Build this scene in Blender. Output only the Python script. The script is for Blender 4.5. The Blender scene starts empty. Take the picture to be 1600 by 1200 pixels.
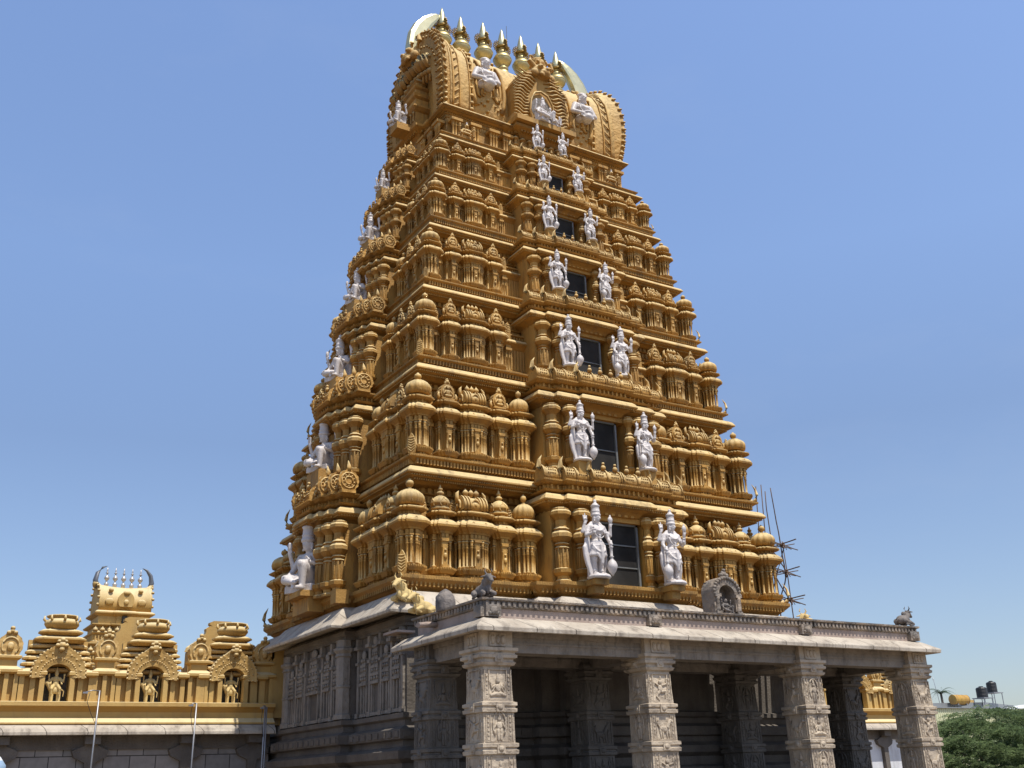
import bpy, math, random
from mathutils import Matrix, Vector
random.seed(7)
PI = math.pi
C = bpy.context.scene.collection
sc = bpy.context.scene

# ------------------------------------------------------------------ materials
def nodes(m):
    m.use_nodes = True
    nt = m.node_tree
    return nt, nt.nodes, nt.links

def paint(name, col, col2, rough=.75, scale=1.2, stain=None, stain_amt=.35, bump=.25, bscale=14, cav=False, streak=True, metal=0, carve=0, lit_top=None, shade_under=None, vary=0):
    """painted plaster / stone: two tones, dirt patches and run-off streaks, fine bump, optional carved cell pattern"""
    m = bpy.data.materials.new(name)
    nt, N, L = nodes(m)
    b = N['Principled BSDF']
    b.inputs['Roughness'].default_value = rough
    b.inputs['Metallic'].default_value = metal
    geo = N.new('ShaderNodeNewGeometry')
    n1 = N.new('ShaderNodeTexNoise'); n1.inputs['Scale'].default_value = scale; n1.inputs['Detail'].default_value = 6
    L.new(geo.outputs['Position'], n1.inputs['Vector'])
    mx = N.new('ShaderNodeMix'); mx.data_type = 'RGBA'
    mx.inputs[6].default_value = (*col, 1); mx.inputs[7].default_value = (*col2, 1)
    r1 = N.new('ShaderNodeMapRange'); r1.inputs[1].default_value = .35; r1.inputs[2].default_value = .68
    L.new(n1.outputs[0], r1.inputs[0]); L.new(r1.outputs[0], mx.inputs[0])
    out = mx.outputs[2]
    if vary:
        nb = N.new('ShaderNodeTexNoise'); nb.inputs['Scale'].default_value = .33; nb.inputs['Detail'].default_value = 3; L.new(geo.outputs['Position'], nb.inputs['Vector'])
        mb_ = N.new('ShaderNodeMapRange'); mb_.inputs[1].default_value = .3; mb_.inputs[2].default_value = .7; mb_.inputs[3].default_value = .82; mb_.inputs[4].default_value = 1.16; L.new(nb.outputs[0], mb_.inputs[0])
        vb = N.new('ShaderNodeVectorMath'); vb.operation = 'SCALE'; L.new(out, vb.inputs[0]); L.new(mb_.outputs[0], vb.inputs['Scale']); out = vb.outputs[0]
        oi = N.new('ShaderNodeObjectInfo'); mv = N.new('ShaderNodeMapRange'); mv.inputs[3].default_value = 1-vary; mv.inputs[4].default_value = 1+vary; L.new(oi.outputs['Random'], mv.inputs[0])
        vm = N.new('ShaderNodeVectorMath'); vm.operation = 'SCALE'; L.new(out, vm.inputs[0]); L.new(mv.outputs[0], vm.inputs['Scale']); out = vm.outputs[0]
    if lit_top:   # sunlit tops and shaded undersides painted in: paler facing up, deeper facing down
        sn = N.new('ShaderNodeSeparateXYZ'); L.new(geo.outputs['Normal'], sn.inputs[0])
        for tgt, a, z, k in ((shade_under, .1, -.6, .85), (lit_top, -.05, .6, .85)):
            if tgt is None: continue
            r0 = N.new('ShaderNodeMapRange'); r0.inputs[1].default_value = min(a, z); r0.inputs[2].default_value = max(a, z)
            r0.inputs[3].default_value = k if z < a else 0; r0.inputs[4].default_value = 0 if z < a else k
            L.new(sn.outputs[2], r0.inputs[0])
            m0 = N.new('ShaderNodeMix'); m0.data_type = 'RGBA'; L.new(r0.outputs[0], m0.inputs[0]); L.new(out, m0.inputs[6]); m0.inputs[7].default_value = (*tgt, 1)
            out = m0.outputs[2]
    if stain:
        mp = N.new('ShaderNodeMapping'); mp.inputs['Scale'].default_value = (1, 1, .22 if streak else 1)
        L.new(geo.outputs['Position'], mp.inputs[0])
        n2 = N.new('ShaderNodeTexNoise'); n2.inputs['Scale'].default_value = 2.3; n2.inputs['Detail'].default_value = 8; n2.inputs['Roughness'].default_value = .68
        L.new(mp.outputs[0], n2.inputs['Vector'])
        r2 = N.new('ShaderNodeMapRange'); r2.inputs[1].default_value = .50; r2.inputs[2].default_value = .72; r2.inputs[4].default_value = stain_amt
        L.new(n2.outputs[0], r2.inputs[0])
        m2 = N.new('ShaderNodeMix'); m2.data_type = 'RGBA'
        L.new(r2.outputs[0], m2.inputs[0]); L.new(out, m2.inputs[6]); m2.inputs[7].default_value = (*stain, 1)
        out = m2.outputs[2]
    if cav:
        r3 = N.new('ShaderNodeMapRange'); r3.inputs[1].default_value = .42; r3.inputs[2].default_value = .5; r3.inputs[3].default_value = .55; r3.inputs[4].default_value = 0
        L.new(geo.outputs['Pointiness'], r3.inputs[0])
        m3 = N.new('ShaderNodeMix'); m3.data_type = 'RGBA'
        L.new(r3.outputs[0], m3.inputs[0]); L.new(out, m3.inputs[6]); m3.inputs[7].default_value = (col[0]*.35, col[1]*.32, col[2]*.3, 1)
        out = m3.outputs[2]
    L.new(out, b.inputs['Base Color'])
    n3 = N.new('ShaderNodeTexNoise'); n3.inputs['Scale'].default_value = bscale; n3.inputs['Detail'].default_value = 5
    L.new(geo.outputs['Position'], n3.inputs['Vector'])
    bp = N.new('ShaderNodeBump'); bp.inputs['Strength'].default_value = bump; bp.inputs['Distance'].default_value = .05
    L.new(n3.outputs[0], bp.inputs['Height'])
    if carve:
        v = N.new('ShaderNodeTexVoronoi'); v.inputs['Scale'].default_value = carve; v.feature = 'SMOOTH_F1'
        L.new(geo.outputs['Position'], v.inputs['Vector'])
        b2 = N.new('ShaderNodeBump'); b2.inputs['Strength'].default_value = .8; b2.inputs['Distance'].default_value = .06
        b2.invert = True
        L.new(v.outputs[0], b2.inputs['Height']); L.new(bp.outputs[0], b2.inputs['Normal'])
        L.new(b2.outputs[0], b.inputs['Normal'])
    else:
        L.new(bp.outputs[0], b.inputs['Normal'])
    return m

def simple(name, col, rough=.6, metal=0, bump=0, bscale=8):
    m = bpy.data.materials.new(name); nt, N, L = nodes(m)
    b = N['Principled BSDF']; b.inputs['Roughness'].default_value = rough; b.inputs['Metallic'].default_value = metal
    geo = N.new('ShaderNodeNewGeometry')
    n1 = N.new('ShaderNodeTexNoise'); n1.inputs['Scale'].default_value = bscale; n1.inputs['Detail'].default_value = 4
    L.new(geo.outputs['Position'], n1.inputs['Vector'])
    mx = N.new('ShaderNodeMix'); mx.data_type = 'RGBA'
    mx.inputs[6].default_value = (*[c*.78 for c in col], 1); mx.inputs[7].default_value = (*[min(1, c*1.15) for c in col], 1)
    L.new(n1.outputs[0], mx.inputs[0]); L.new(mx.outputs[2], b.inputs['Base Color'])
    if bump:
        bp = N.new('ShaderNodeBump'); bp.inputs['Strength'].default_value = bump; bp.inputs['Distance'].default_value = .03
        L.new(n1.outputs[0], bp.inputs['Height']); L.new(bp.outputs[0], b.inputs['Normal'])
    return m

OCH = paint('ochre_paint', (.455, .243, .046), (.35, .172, .027), lit_top=(.68, .52, .25), shade_under=(.30, .135, .018), vary=.2, stain=(.075, .048, .025), stain_amt=.65, bump=.5)
OCHC = paint('ochre_carved', (.485, .268, .06), (.385, .196, .036), lit_top=(.68, .52, .25), shade_under=(.30, .135, .018), vary=.2, stain=(.13, .075, .03), stain_amt=.3, bump=.3, carve=7)
OCHL = paint('ochre_pale', (.49, .272, .06), (.39, .20, .038), lit_top=(.68, .52, .25), shade_under=(.30, .135, .018), vary=.2, stain=(.075, .05, .03), stain_amt=.7, bump=.3, bscale=9)
OCHS = paint('ochre_sculpture', (.48, .275, .075), (.39, .21, .052), lit_top=(.68, .52, .25), shade_under=(.30, .135, .018), vary=.2, stain=(.14, .085, .035), stain_amt=.25, bump=.35, cav=True)
STNK2 = paint('aged_granite', (.29, .25, .205), (.20, .17, .14), stain=(.05, .043, .036), stain_amt=.8, bump=.6, bscale=12, carve=5)
YEL = paint('yellow_wall_paint', (.56, .36, .11), (.47, .28, .075), lit_top=(.70, .58, .33), shade_under=(.38, .20, .04), stain=(.22, .16, .09), stain_amt=.35, bump=.2)
YELC = paint('yellow_carved_plaster', (.56, .36, .12), (.47, .28, .08), lit_top=(.70, .58, .33), shade_under=(.38, .20, .04), stain=(.20, .14, .07), stain_amt=.4, bump=.3, carve=6)
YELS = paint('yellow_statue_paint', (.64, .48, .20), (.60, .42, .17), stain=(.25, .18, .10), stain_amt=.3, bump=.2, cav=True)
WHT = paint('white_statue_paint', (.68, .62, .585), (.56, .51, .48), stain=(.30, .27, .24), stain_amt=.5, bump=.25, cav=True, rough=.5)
LIME = paint('limewashed_stone', (.52, .455, .365), (.38, .32, .25), stain=(.12, .095, .075), stain_amt=.85, bump=.6, bscale=5)
STN = paint('granite', (.15, .127, .103), (.095, .08, .066), stain=(.075, .06, .05), stain_amt=.6, bump=.6, bscale=12)
STNK = paint('shaded_granite', (.17, .148, .122), (.11, .096, .08), stain=(.05, .045, .04), stain_amt=.6, bump=.6, bscale=12, carve=5)  # darker granite for the inner pillars, porch shade put into the colour
STNI = paint('shaded_interior_stone', (.10, .088, .075), (.065, .057, .05), stain=(.02, .02, .02), stain_amt=.6, bump=.5, bscale=12)  # porch and niche darkness painted into the stone colour
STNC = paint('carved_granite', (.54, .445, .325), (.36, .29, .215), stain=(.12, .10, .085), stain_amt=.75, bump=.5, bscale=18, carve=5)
STNW = paint('weathered_granite', (.17, .15, .13), (.40, .31, .225), scale=1.6, stain=(.028, .026, .024), stain_amt=.92, bump=.7, bscale=14, carve=6, streak=False)
STND = paint('dark_stained_sculpture', (.14, .125, .115), (.24, .20, .17), scale=4, stain=(.04, .038, .038), stain_amt=.7, bump=.6, streak=False)
STNP = paint('pinkish_stone', (.42, .33, .27), (.34, .255, .205), stain=(.12, .095, .08), stain_amt=.5, bump=.4)
BRASS = simple('brass', (.56, .46, .22), .46, .7, .2, 4)
BRASSD = simple('dark_brass', (.36, .24, .08), .42, .8, .2, 9)
GOLDP = simple('pale_gilt_sheet', (.62, .58, .36), .38, .55, .1, 3)
GREY = simple('grey_sheet', (.16, .165, .18), .5, .4)
METAL = simple('galvanised_pipe', (.33, .33, .34), .45, .7)
IRON = simple('window_frame_metal', (.20, .21, .21), .5, .3)
WOOD = simple('bamboo', (.13, .085, .06), .8)
ROPE = simple('lashing', (.16, .10, .07), .9)
DARKI = simple('dark_interior', (.012, .011, .010), .9)
WIRE = simple('black_cable', (.02, .02, .02), .6)

def glass_mat():
    m = bpy.data.materials.new('dusty_glass'); nt, N, L = nodes(m)
    b = N['Principled BSDF']; b.inputs['Roughness'].default_value = .75; b.inputs['Specular IOR Level'].default_value = .2
    geo = N.new('ShaderNodeNewGeometry')
    n = N.new('ShaderNodeTexNoise'); n.inputs['Scale'].default_value = .8; n.inputs['Detail'].default_value = 6
    L.new(geo.outputs['Position'], n.inputs['Vector'])
    r = N.new('ShaderNodeValToRGB'); r.color_ramp.elements[0].position = .35; r.color_ramp.elements[0].color = (.018, .017, .016, 1)
    r.color_ramp.elements[1].position = .7; r.color_ramp.elements[1].color = (.050, .047, .043, 1)
    L.new(n.outputs[0], r.inputs[0]); L.new(r.outputs[0], b.inputs['Base Color'])
    return m
GLASS = glass_mat()

def jointed():
    m = LIME.copy(); m.name = 'limewashed_slabs'; nt = m.node_tree; N = nt.nodes; L = nt.links; b = N['Principled BSDF']
    geo = N.new('ShaderNodeNewGeometry'); sp = N.new('ShaderNodeSeparateXYZ'); L.new(geo.outputs['Position'], sp.inputs[0])
    ad = N.new('ShaderNodeMath'); ad.operation = 'ADD'; L.new(sp.outputs[0], ad.inputs[0]); L.new(sp.outputs[1], ad.inputs[1])
    nz = N.new('ShaderNodeTexNoise'); nz.inputs['Scale'].default_value = 2.0; nz.inputs['Detail'].default_value = 5; L.new(geo.outputs['Position'], nz.inputs['Vector'])
    a2 = N.new('ShaderNodeMath'); a2.operation = 'MULTIPLY_ADD'; a2.inputs[1].default_value = .22; L.new(nz.outputs[0], a2.inputs[0]); L.new(ad.outputs[0], a2.inputs[2])
    dv = N.new('ShaderNodeMath'); dv.operation = 'DIVIDE'; dv.inputs[1].default_value = 1.55; L.new(a2.outputs[0], dv.inputs[0])
    fr = N.new('ShaderNodeMath'); fr.operation = 'FRACT'; L.new(dv.outputs[0], fr.inputs[0])
    lt = N.new('ShaderNodeMath'); lt.operation = 'LESS_THAN'; lt.inputs[1].default_value = .022; L.new(fr.outputs[0], lt.inputs[0])
    src = b.inputs['Base Color'].links[0].from_socket
    mx = N.new('ShaderNodeMix'); mx.data_type = 'RGBA'; L.new(lt.outputs[0], mx.inputs[0]); L.new(src, mx.inputs[6]); mx.inputs[7].default_value = (.10, .08, .06, 1)
    L.new(mx.outputs[2], b.inputs['Base Color']); return m
LIMEJ = jointed()
def block_mat():
    m = bpy.data.materials.new('granite_blocks'); nt, N, L = nodes(m)
    b = N['Principled BSDF']; b.inputs['Roughness'].default_value = .85
    geo = N.new('ShaderNodeNewGeometry')
    sep = N.new('ShaderNodeSeparateXYZ'); L.new(geo.outputs['Position'], sep.inputs[0])
    cmb = N.new('ShaderNodeCombineXYZ'); L.new(sep.outputs[0], cmb.inputs[0]); L.new(sep.outputs[2], cmb.inputs[1])
    br = N.new('ShaderNodeTexBrick'); br.inputs['Scale'].default_value = 1; br.inputs['Mortar Size'].default_value = .018
    br.inputs['Brick Width'].default_value = 1.05; br.inputs['Row Height'].default_value = .62
    br.inputs['Color1'].default_value = (.30, .27, .245, 1); br.inputs['Color2'].default_value = (.22, .205, .19, 1); br.inputs['Mortar'].default_value = (.05, .045, .04, 1)
    L.new(cmb.outputs[0], br.inputs['Vector'])
    n = N.new('ShaderNodeTexNoise'); n.inputs['Scale'].default_value = 3; n.inputs['Detail'].default_value = 7
    L.new(geo.outputs['Position'], n.inputs['Vector'])
    mr = N.new('ShaderNodeMapRange'); mr.inputs[3].default_value = .6; mr.inputs[4].default_value = 1.25; L.new(n.outputs[0], mr.inputs[0])
    mul = N.new('ShaderNodeVectorMath'); mul.operation = 'SCALE'; L.new(br.outputs[0], mul.inputs[0]); L.new(mr.outputs[0], mul.inputs['Scale'])
    L.new(mul.outputs[0], b.inputs['Base Color'])
    bp = N.new('ShaderNodeBump'); bp.inputs['Strength'].default_value = .5; bp.inputs['Distance'].default_value = .03
    L.new(n.outputs[0], bp.inputs['Height'])
    b2 = N.new('ShaderNodeBump'); b2.inputs['Strength'].default_value = .7; b2.inputs['Distance'].default_value = .02; b2.invert = True
    L.new(br.outputs[1], b2.inputs['Height']); L.new(bp.outputs[0], b2.inputs['Normal']); L.new(b2.outputs[0], b.inputs['Normal'])
    return m
BLOCK = block_mat()

# ------------------------------------------------------------------ mesh building
class MB:
    def __init__(s): s.v = []; s.f = []; s.sm = []; s.M = None
    def vert(s, p):
        p = Vector(p)
        if s.M is not None: p = s.M @ p
        s.v.append(tuple(p)); return len(s.v)-1
    def face(s, idx, smooth=False): s.f.append(tuple(idx)); s.sm.append(smooth)
    def box(s, c, h, rz=0):
        cx, cy, cz = c; hx, hy, hz = h; ca, sa = math.cos(rz), math.sin(rz)
        k = []
        for dz in (-hz, hz):
            for dx, dy in ((-hx, -hy), (hx, -hy), (hx, hy), (-hx, hy)):
                k.append(s.vert((cx+dx*ca-dy*sa, cy+dx*sa+dy*ca, cz+dz)))
        for q in ((3, 2, 1, 0), (4, 5, 6, 7), (0, 1, 5, 4), (1, 2, 6, 5), (2, 3, 7, 6), (3, 0, 4, 7)):
            s.face([k[i] for i in q])
    def bx(s, x0, x1, y0, y1, z0, z1): s.box(((x0+x1)/2, (y0+y1)/2, (z0+z1)/2), (abs(x1-x0)/2, abs(y1-y0)/2, abs(z1-z0)/2))
    def ring(s, pts): return [s.vert(p) for p in pts]
    def skin(s, rings, smooth=False, cap0=True, cap1=True, closed=True):
        for a, b in zip(rings, rings[1:]):
            n = len(a)
            for i in range(n if closed else n-1):
                j = (i+1) % n
                s.face((a[i], a[j], b[j], b[i]), smooth)
        if cap0: s.face(rings[0][::-1])
        if cap1: s.face(rings[-1])
    def lathe(s, c, prof, n=12, smooth=True, lobes=0, la=0, sx=1, sy=1):
        rr = []
        for r, z in prof:
            rr.append(s.ring([(c[0]+sx*r*(1+la*abs(math.cos(lobes*a/2)))*math.cos(a), c[1]+sy*r*(1+la*abs(math.cos(lobes*a/2)))*math.sin(a), c[2]+z) for a in [2*PI*i/n for i in range(n)]]))
        s.skin(rr, smooth)
    def sweep(s, poly, prof, cap0=True, cap1=True):
        s.skin([s.ring([(x, y, z) for x, y in offset(poly, o)]) for o, z in prof], False, cap0, cap1)
    def tube(s, path, rad, n=8, flat=1.0, flatdir=None, smooth=True):
        path = [Vector(p) for p in path]; rr = []
        if not hasattr(rad, '__len__'): rad = [rad]*len(path)
        up = Vector(flatdir) if flatdir else None
        for i, p in enumerate(path):
            t = (path[min(i+1, len(path)-1)]-path[max(i-1, 0)]).normalized()
            u = up if up else (Vector((0, 0, 1)) if abs(t.z) < .9 else Vector((1, 0, 0)))
            a = t.cross(u).normalized(); b = a.cross(t).normalized()
            rr.append(s.ring([p+a*rad[i]*math.cos(q)+b*rad[i]*flat*math.sin(q) for q in [2*PI*k/n for k in range(n)]]))
        s.skin(rr, smooth)
    def ell(s, c, r, n=12, m=8):
        prof = []
        rr = []
        for j in range(1, m):
            t = PI*j/m
            rr.append(s.ring([(c[0]+r[0]*math.sin(t)*math.cos(a), c[1]+r[1]*math.sin(t)*math.sin(a), c[2]-r[2]*math.cos(t)) for a in [2*PI*i/n for i in range(n)]]))
        s.skin(rr, True)
    def cap(s, a, b, ra, rb, n=10):
        a = Vector(a); b = Vector(b); d = (b-a); L = d.length or 1e-6; d = d/L
        u = Vector((0, 0, 1)) if abs(d.z) < .9 else Vector((1, 0, 0))
        p = d.cross(u).normalized(); q = d.cross(p)
        rr = []
        for c, r, ts in ((a, ra, (-.8, -.4, 0)), (b, rb, (0, .4, .8))):
            for t in ts:
                k = math.sqrt(max(0, 1-t*t))*r
                rr.append(s.ring([c+d*t*r+p*k*math.cos(w)+q*k*math.sin(w) for w in [2*PI*i/n for i in range(n)]]))
        s.skin(rr, True)
    def prism(s, pts, y0, y1):
        """polygon in xz extruded along y"""
        a = s.ring([(x, y0, z) for x, z in pts]); b = s.ring([(x, y1, z) for x, z in pts])
        s.skin([a, b], False)
    def mesh(s, name):
        me = bpy.data.meshes.new(name); me.from_pydata(s.v, [], s.f); me.validate()
        me.polygons.foreach_set('use_smooth', s.sm[:len(me.polygons)] if len(me.polygons) == len(s.sm) else [False]*len(me.polygons))
        import bmesh
        bm = bmesh.new(); bm.from_mesh(me); bmesh.ops.recalc_face_normals(bm, faces=bm.faces); bm.to_mesh(me); bm.free()
        return me
    def build(s, name, mat, parent=None, loc=None, rz=0, scale=None):
        return link(name, s.mesh(name), mat, parent, loc, rz, scale)

def link(name, me, mat=None, parent=None, loc=None, rz=0, scale=None):
    if mat is not None and not me.materials: me.materials.append(mat)
    o = bpy.data.objects.new(name, me); C.objects.link(o)
    if parent: o.parent = parent
    if loc: o.location = loc
    o.rotation_euler = (0, 0, rz)
    if scale: o.scale = scale if hasattr(scale, '__len__') else (scale,)*3
    return o

def empty(name, loc=(0, 0, 0), rz=0, scale=1):
    o = bpy.data.objects.new(name, None); C.objects.link(o); o.location = loc; o.rotation_euler = (0, 0, rz); o.scale = (scale,)*3
    o.empty_display_size = .2
    return o
def tag(o, label, cat=None, group=None, kind=None):
    if label: o['label'] = label
    if cat: o['category'] = cat
    if group: o['group'] = group
    if kind: o['kind'] = kind
    return o
def offset(poly, d):
    n = len(poly); out = []
    for i in range(n):
        p0 = Vector(poly[i-1]); p1 = Vector(poly[i]); p2 = Vector(poly[(i+1) % n])
        e1 = (p1-p0).normalized(); e2 = (p2-p1).normalized()
        n1 = Vector((e1.y, -e1.x)); n2 = Vector((e2.y, -e2.x))
        k = 1+n1.dot(n2)
        m = (n1+n2)/max(k, .3)
        out.append((p1.x+m.x*d, p1.y+m.y*d))
    return out
def rect(w, d): return [(-w, -d), (w, -d), (w, d), (-w, d)]
def octa(a, b, c): return [(-a+c, -b), (a-c, -b), (a, -b+c), (a, b-c), (a-c, b), (-a+c, b), (-a, b-c), (-a, -b+c)]
def dentils(mb, poly, off, z0, z1, dep, w, gap, edges=None):
    P = offset(poly, off); n = len(P)
    for i in range(n):
        if edges is not None and i not in edges: continue
        a = Vector(P[i]); b = Vector(P[(i+1) % n]); L = (b-a).length
        if L < w*1.5: continue
        e = (b-a)/L; nn = Vector((e.y, -e.x)); k = max(1, int(L/(w+gap))); st = L/k; ang = math.atan2(e.y, e.x)
        for j in range(k):
            p = a+e*(st*(j+.5))+nn*(dep/2-.02)
            mb.box((p.x, p.y, (z0+z1)/2), (w/2, dep/2+.02, (z1-z0)/2), ang)

def remeshed(mb, name, voxel, mat, smooth=2):
    """fuse overlapping solids into one continuous sculpted surface"""
    me = mb.mesh(name+'_src'); o = bpy.data.objects.new(name+'_src', me); C.objects.link(o)
    r = o.modifiers.new('r', 'REMESH'); r.mode = 'VOXEL'; r.voxel_size = voxel; r.use_smooth_shade = True
    sm = o.modifiers.new('s', 'SMOOTH'); sm.iterations = smooth; sm.factor = .5
    dg = bpy.context.evaluated_depsgraph_get(); dg.update()
    out = bpy.data.meshes.new_from_object(o.evaluated_get(dg)); out.name = name
    bpy.data.objects.remove(o); bpy.data.meshes.remove(me)
    out.materials.clear(); out.materials.append(mat)
    out.polygons.foreach_set('use_smooth', [True]*len(out.polygons))
    return out

# ------------------------------------------------------------------ measured storey table
zR = [8.92, 13.82, 18.43, 22.50, 26.13, 29.24, 31.81]
zK = [None, 13.12, 17.84, 21.94, 25.54, 28.72, 31.42, 33.70]
W = [10, 9.33, 8.64, 8.0, 7.34, 6.72, 6.15]
D = [7.6, 7.02, 6.37, 5.68, 5.02, 4.39, 3.87]
S = [(zK[i+1]-zR[i])/4.2 for i in range(7)]

tower = empty('temple_tower')
tag(tower, 'tall tapering ochre yellow temple gateway tower with seven carved storeys', 'tower')

def band(i, name_w, base=False):
    pass

# ---- miniature shrines (front faces -y, origin at centre of base)
def kudu(mb, x, y, z, r, ang=0):
    # horseshoe arch motif facing local -y rotated by ang
    M0 = mb.M; mb.M = (M0 if M0 is not None else Matrix()) @ Matrix.Translation((x, y, z)) @ Matrix.Rotation(ang, 4, 'Z')
    path = [(r*math.sin(t), 0, r*.95-r*math.cos(t)*1.0) for t in [(-2.5+5*k/10)+PI for k in range(11)]]
    path = [(-p[0], p[1], p[2]) for p in path]
    mb.tube(path, r*.24, 6); mb.ell((0, -.02, r*.9), (r*.4, r*.35, r*.5), 8, 5)
    mb.ell((0, 0, r*2.15), (r*.28, r*.2, r*.3), 6, 4)
    mb.M = M0
ZM = [(-9, -9), (0, 0), (.55, .45), (2.1, 1.76), (2.39, 2.07), (2.66, 2.33), (2.98, 2.64), (3.12, 2.76), (9, 8.64)]
def zmap(z):
    for (a, b), (c, d) in zip(ZM, ZM[1:]):
        if z <= c: return b+(z-a)*(d-b)/(c-a)
    return z
def shrine_body(a, b, ch, tall=True, cols=3):
    mb = MB(); st = .10; f = .6; P = [(-a, -b+st), (-f*a, -b+st), (-f*a, -b), (f*a, -b), (f*a, -b+st), (a, -b+st), (a, -.5*b), (a+st, -.5*b), (a+st, .5*b), (a, .5*b), (a, b), (-a, b), (-a, .5*b), (-a-st, .5*b), (-a-st, -.5*b), (-a, -.5*b)]
    mb.sweep(P, [(.02, 0), (.02, .1), (-.06, .11), (-.06, .2), (.06, .22), (.12, .36), (.14, .48), (.04, .5), (-.02, .53), (-.13, .55), (-.13, 2.1), (.0, 2.12)], cap1=False)
    dentils(mb, P, -.07, .11, .2, .07, .06, .07)
    dentils(mb, P, .13, .40, .47, .03, .05, .04)
    # columns on the shaft
    n = len(P); Q = offset(P, -.03)
    for i in range(n):
        p = Vector(Q[i]); q = Vector(Q[(i+1) % n]); L = (q-p).length; e = (q-p)/L
        if 8 <= i <= 12: continue
        if L < .12: continue
        k = max(1, int(round(L/.165)))
        pts = [p+e*(.055+(L-.11)*(j/(k-1) if k > 1 else .5)) for j in range(k)]
        for t in pts:
            mb.lathe((t.x, t.y, .52), [(.075, 0), (.075, .08), (.042, .12), (.048, .9), (.075, .95), (.042, 1.0), (.078, 1.05), (.045, 1.1), (.08, 1.2), (.08, 1.27)], 7)
            mb.box((t.x, t.y, 1.86), (.085, .085, .045)); mb.box((t.x, t.y, 2.0), (.065, .065, .08))
    mb.sweep(P, [(-.05, 2.08), (.04, 2.1), (.06, 2.16), (.18, 2.26), (.25, 2.31), (.26, 2.39), (.22, 2.48), (.13, 2.59), (.02, 2.66), (-.06, 2.68), (-.06, 2.80), (.10, 2.83), (.19, 2.89), (.19, 2.94), (.08, 3.0), (-.07, 3.03), (-.07, 3.12)])
    dentils(mb, P, .21, 2.34, 2.385, .03, .045, .04)
    dentils(mb, P, -.07, 2.69, 2.82, .09, .06, .08)
    for x in ((-.5*a, .5*a) if a > .5 else (0,)):
        kudu(mb, x, -b-.2, 2.36, .08)
    kudu(mb, a+.3, 0, 2.36, .08, PI/2); kudu(mb, -a-.3, 0, 2.36, .08, -PI/2)
    # little niche panel in the middle of the shaft
    if a in (.34, .31): return mb
    mb.bx(-.09, .09, -b-.03, -b+.3, .56, 1.75); mb.bx(-.15, .15, -b-.07, -b+.1, .5, .62); mb.bx(-.15, .15, -b-.08, -b+.1, 1.72, 1.8)
    mb.ell((0, -b-.05, 1.02), (.075, .05, .17), 8, 5); mb.ell((0, -b-.05, 1.3), (.05, .05, .07), 8, 5)
    return mb
def dome_corner():
    mb = MB()
    mb.lathe((0, 0, 3.1), [(.46, 0), (.54, .03), (.57, .1), (.60, .22), (.58, .34), (.50, .46), (.36, .56), (.30, .575), (.30, .60), (.12, .64)], 48, lobes=12, la=.13)
    for k in range(4): kudu(mb, .56*math.sin(k*PI/2), -.56*math.cos(k*PI/2), 3.12, .14, k*PI/2)
    return mb
def ball():
    mb = MB(); mb.lathe((0, 0, 3.70), [(.18, 0), (.09, .05), (.07, .1), (.14, .13), (.185, .23), (.15, .33), (.07, .37), (.06, .40), (.0001, .44)], 12, lobes=8, la=.06); return mb
def gable(r=.36):
    mb = MB()
    pts = []
    n = 26
    for k in range(n+1):
        t = -2.35+4.7*k/n; rr = r*(1.0+(.07 if k % 2 else 0)); pts.append((rr*math.sin(t), 3.44+rr*math.cos(t)*.98))
    mb.prism(pts, -.3, .15)
    mb.tube([(r*.72*math.sin(t), -.31, 3.42+r*.72*math.cos(t)) for t in [-2.3+4.6*k/12 for k in range(13)]], .05, 6)
    mb.ell((0, -.33, 3.36), (.13, .1, .19), 8, 6); mb.ell((0, -.35, 3.58), (.08, .08, .09), 8, 5)
    mb.cap((-.12, -.36, 3.24), (.12, -.36, 3.24), .07, .07, 8)
    for sx in (-1, 1):
        mb.cap((sx*.12, -.34, 3.46), (sx*.22, -.36, 3.34), .04, .03, 6)
        mb.tube([(sx*(.44+.05*math.sin(k)), -.25, 3.1+.1*k) for k in range(4)], [.06, .08, .06, .03], 6)
    mb.bx(-r*.95, r*.95, -.38, .1, 3.08, 3.16)
    for dx, dz, q in ((0, 3.88, .11), (-.09, 3.84, .07), (.09, 3.84, .07), (0, 3.99, .07), (-.06, 3.95, .05), (.06, 3.95, .05)):
        mb.ell((dx, -.24, dz), (q, q, q), 8, 5)
    return mb
def vault(w=.62):
    mb = MB()
    sec = lambda k: [(k*.46*math.cos(t), 3.12+k*.54*max(0, math.sin(t))**.8) for t in [PI*i/10 for i in range(11)]]
    def arc(x0, x1, k):
        a = [mb.vert((x0, y, z)) for y, z in sec(k)]; b = [mb.vert((x1, y, z)) for y, z in sec(k)]
        mb.skin([a, b], True)
    arc(-w+.02, w-.02, 1.0)
    for x in (-.62, -.44, -.28, .28, .44, .62): arc(x*w/.7-.035, x*w/.7+.035, 1.12)
    kudu(mb, 0, -.40, 3.12, .2)
    for sx in (-1, 1):
        mb.tube([(sx*(w-.02), 0, 3.4), (sx*(w+.07), 0, 3.6), (sx*(w+.05), 0, 3.8), (sx*(w-.06), 0, 3.95)], [.12, .12, .09, .02], 8, flat=.8)
        kudu(mb, sx*(w+.02), 0, 3.1, .22, sx*PI/2)
    return mb
def vfin():
    mb = MB()
    for x in (-.27, 0, .27): mb.lathe((x, 0, 3.6), [(.1, 0), (.05, .05), (.05, .09), (.11, .15), (.135, .22), (.13, .28), (.07, .35), (.03, .38), (.0001, .45)], 10)
    return mb

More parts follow.
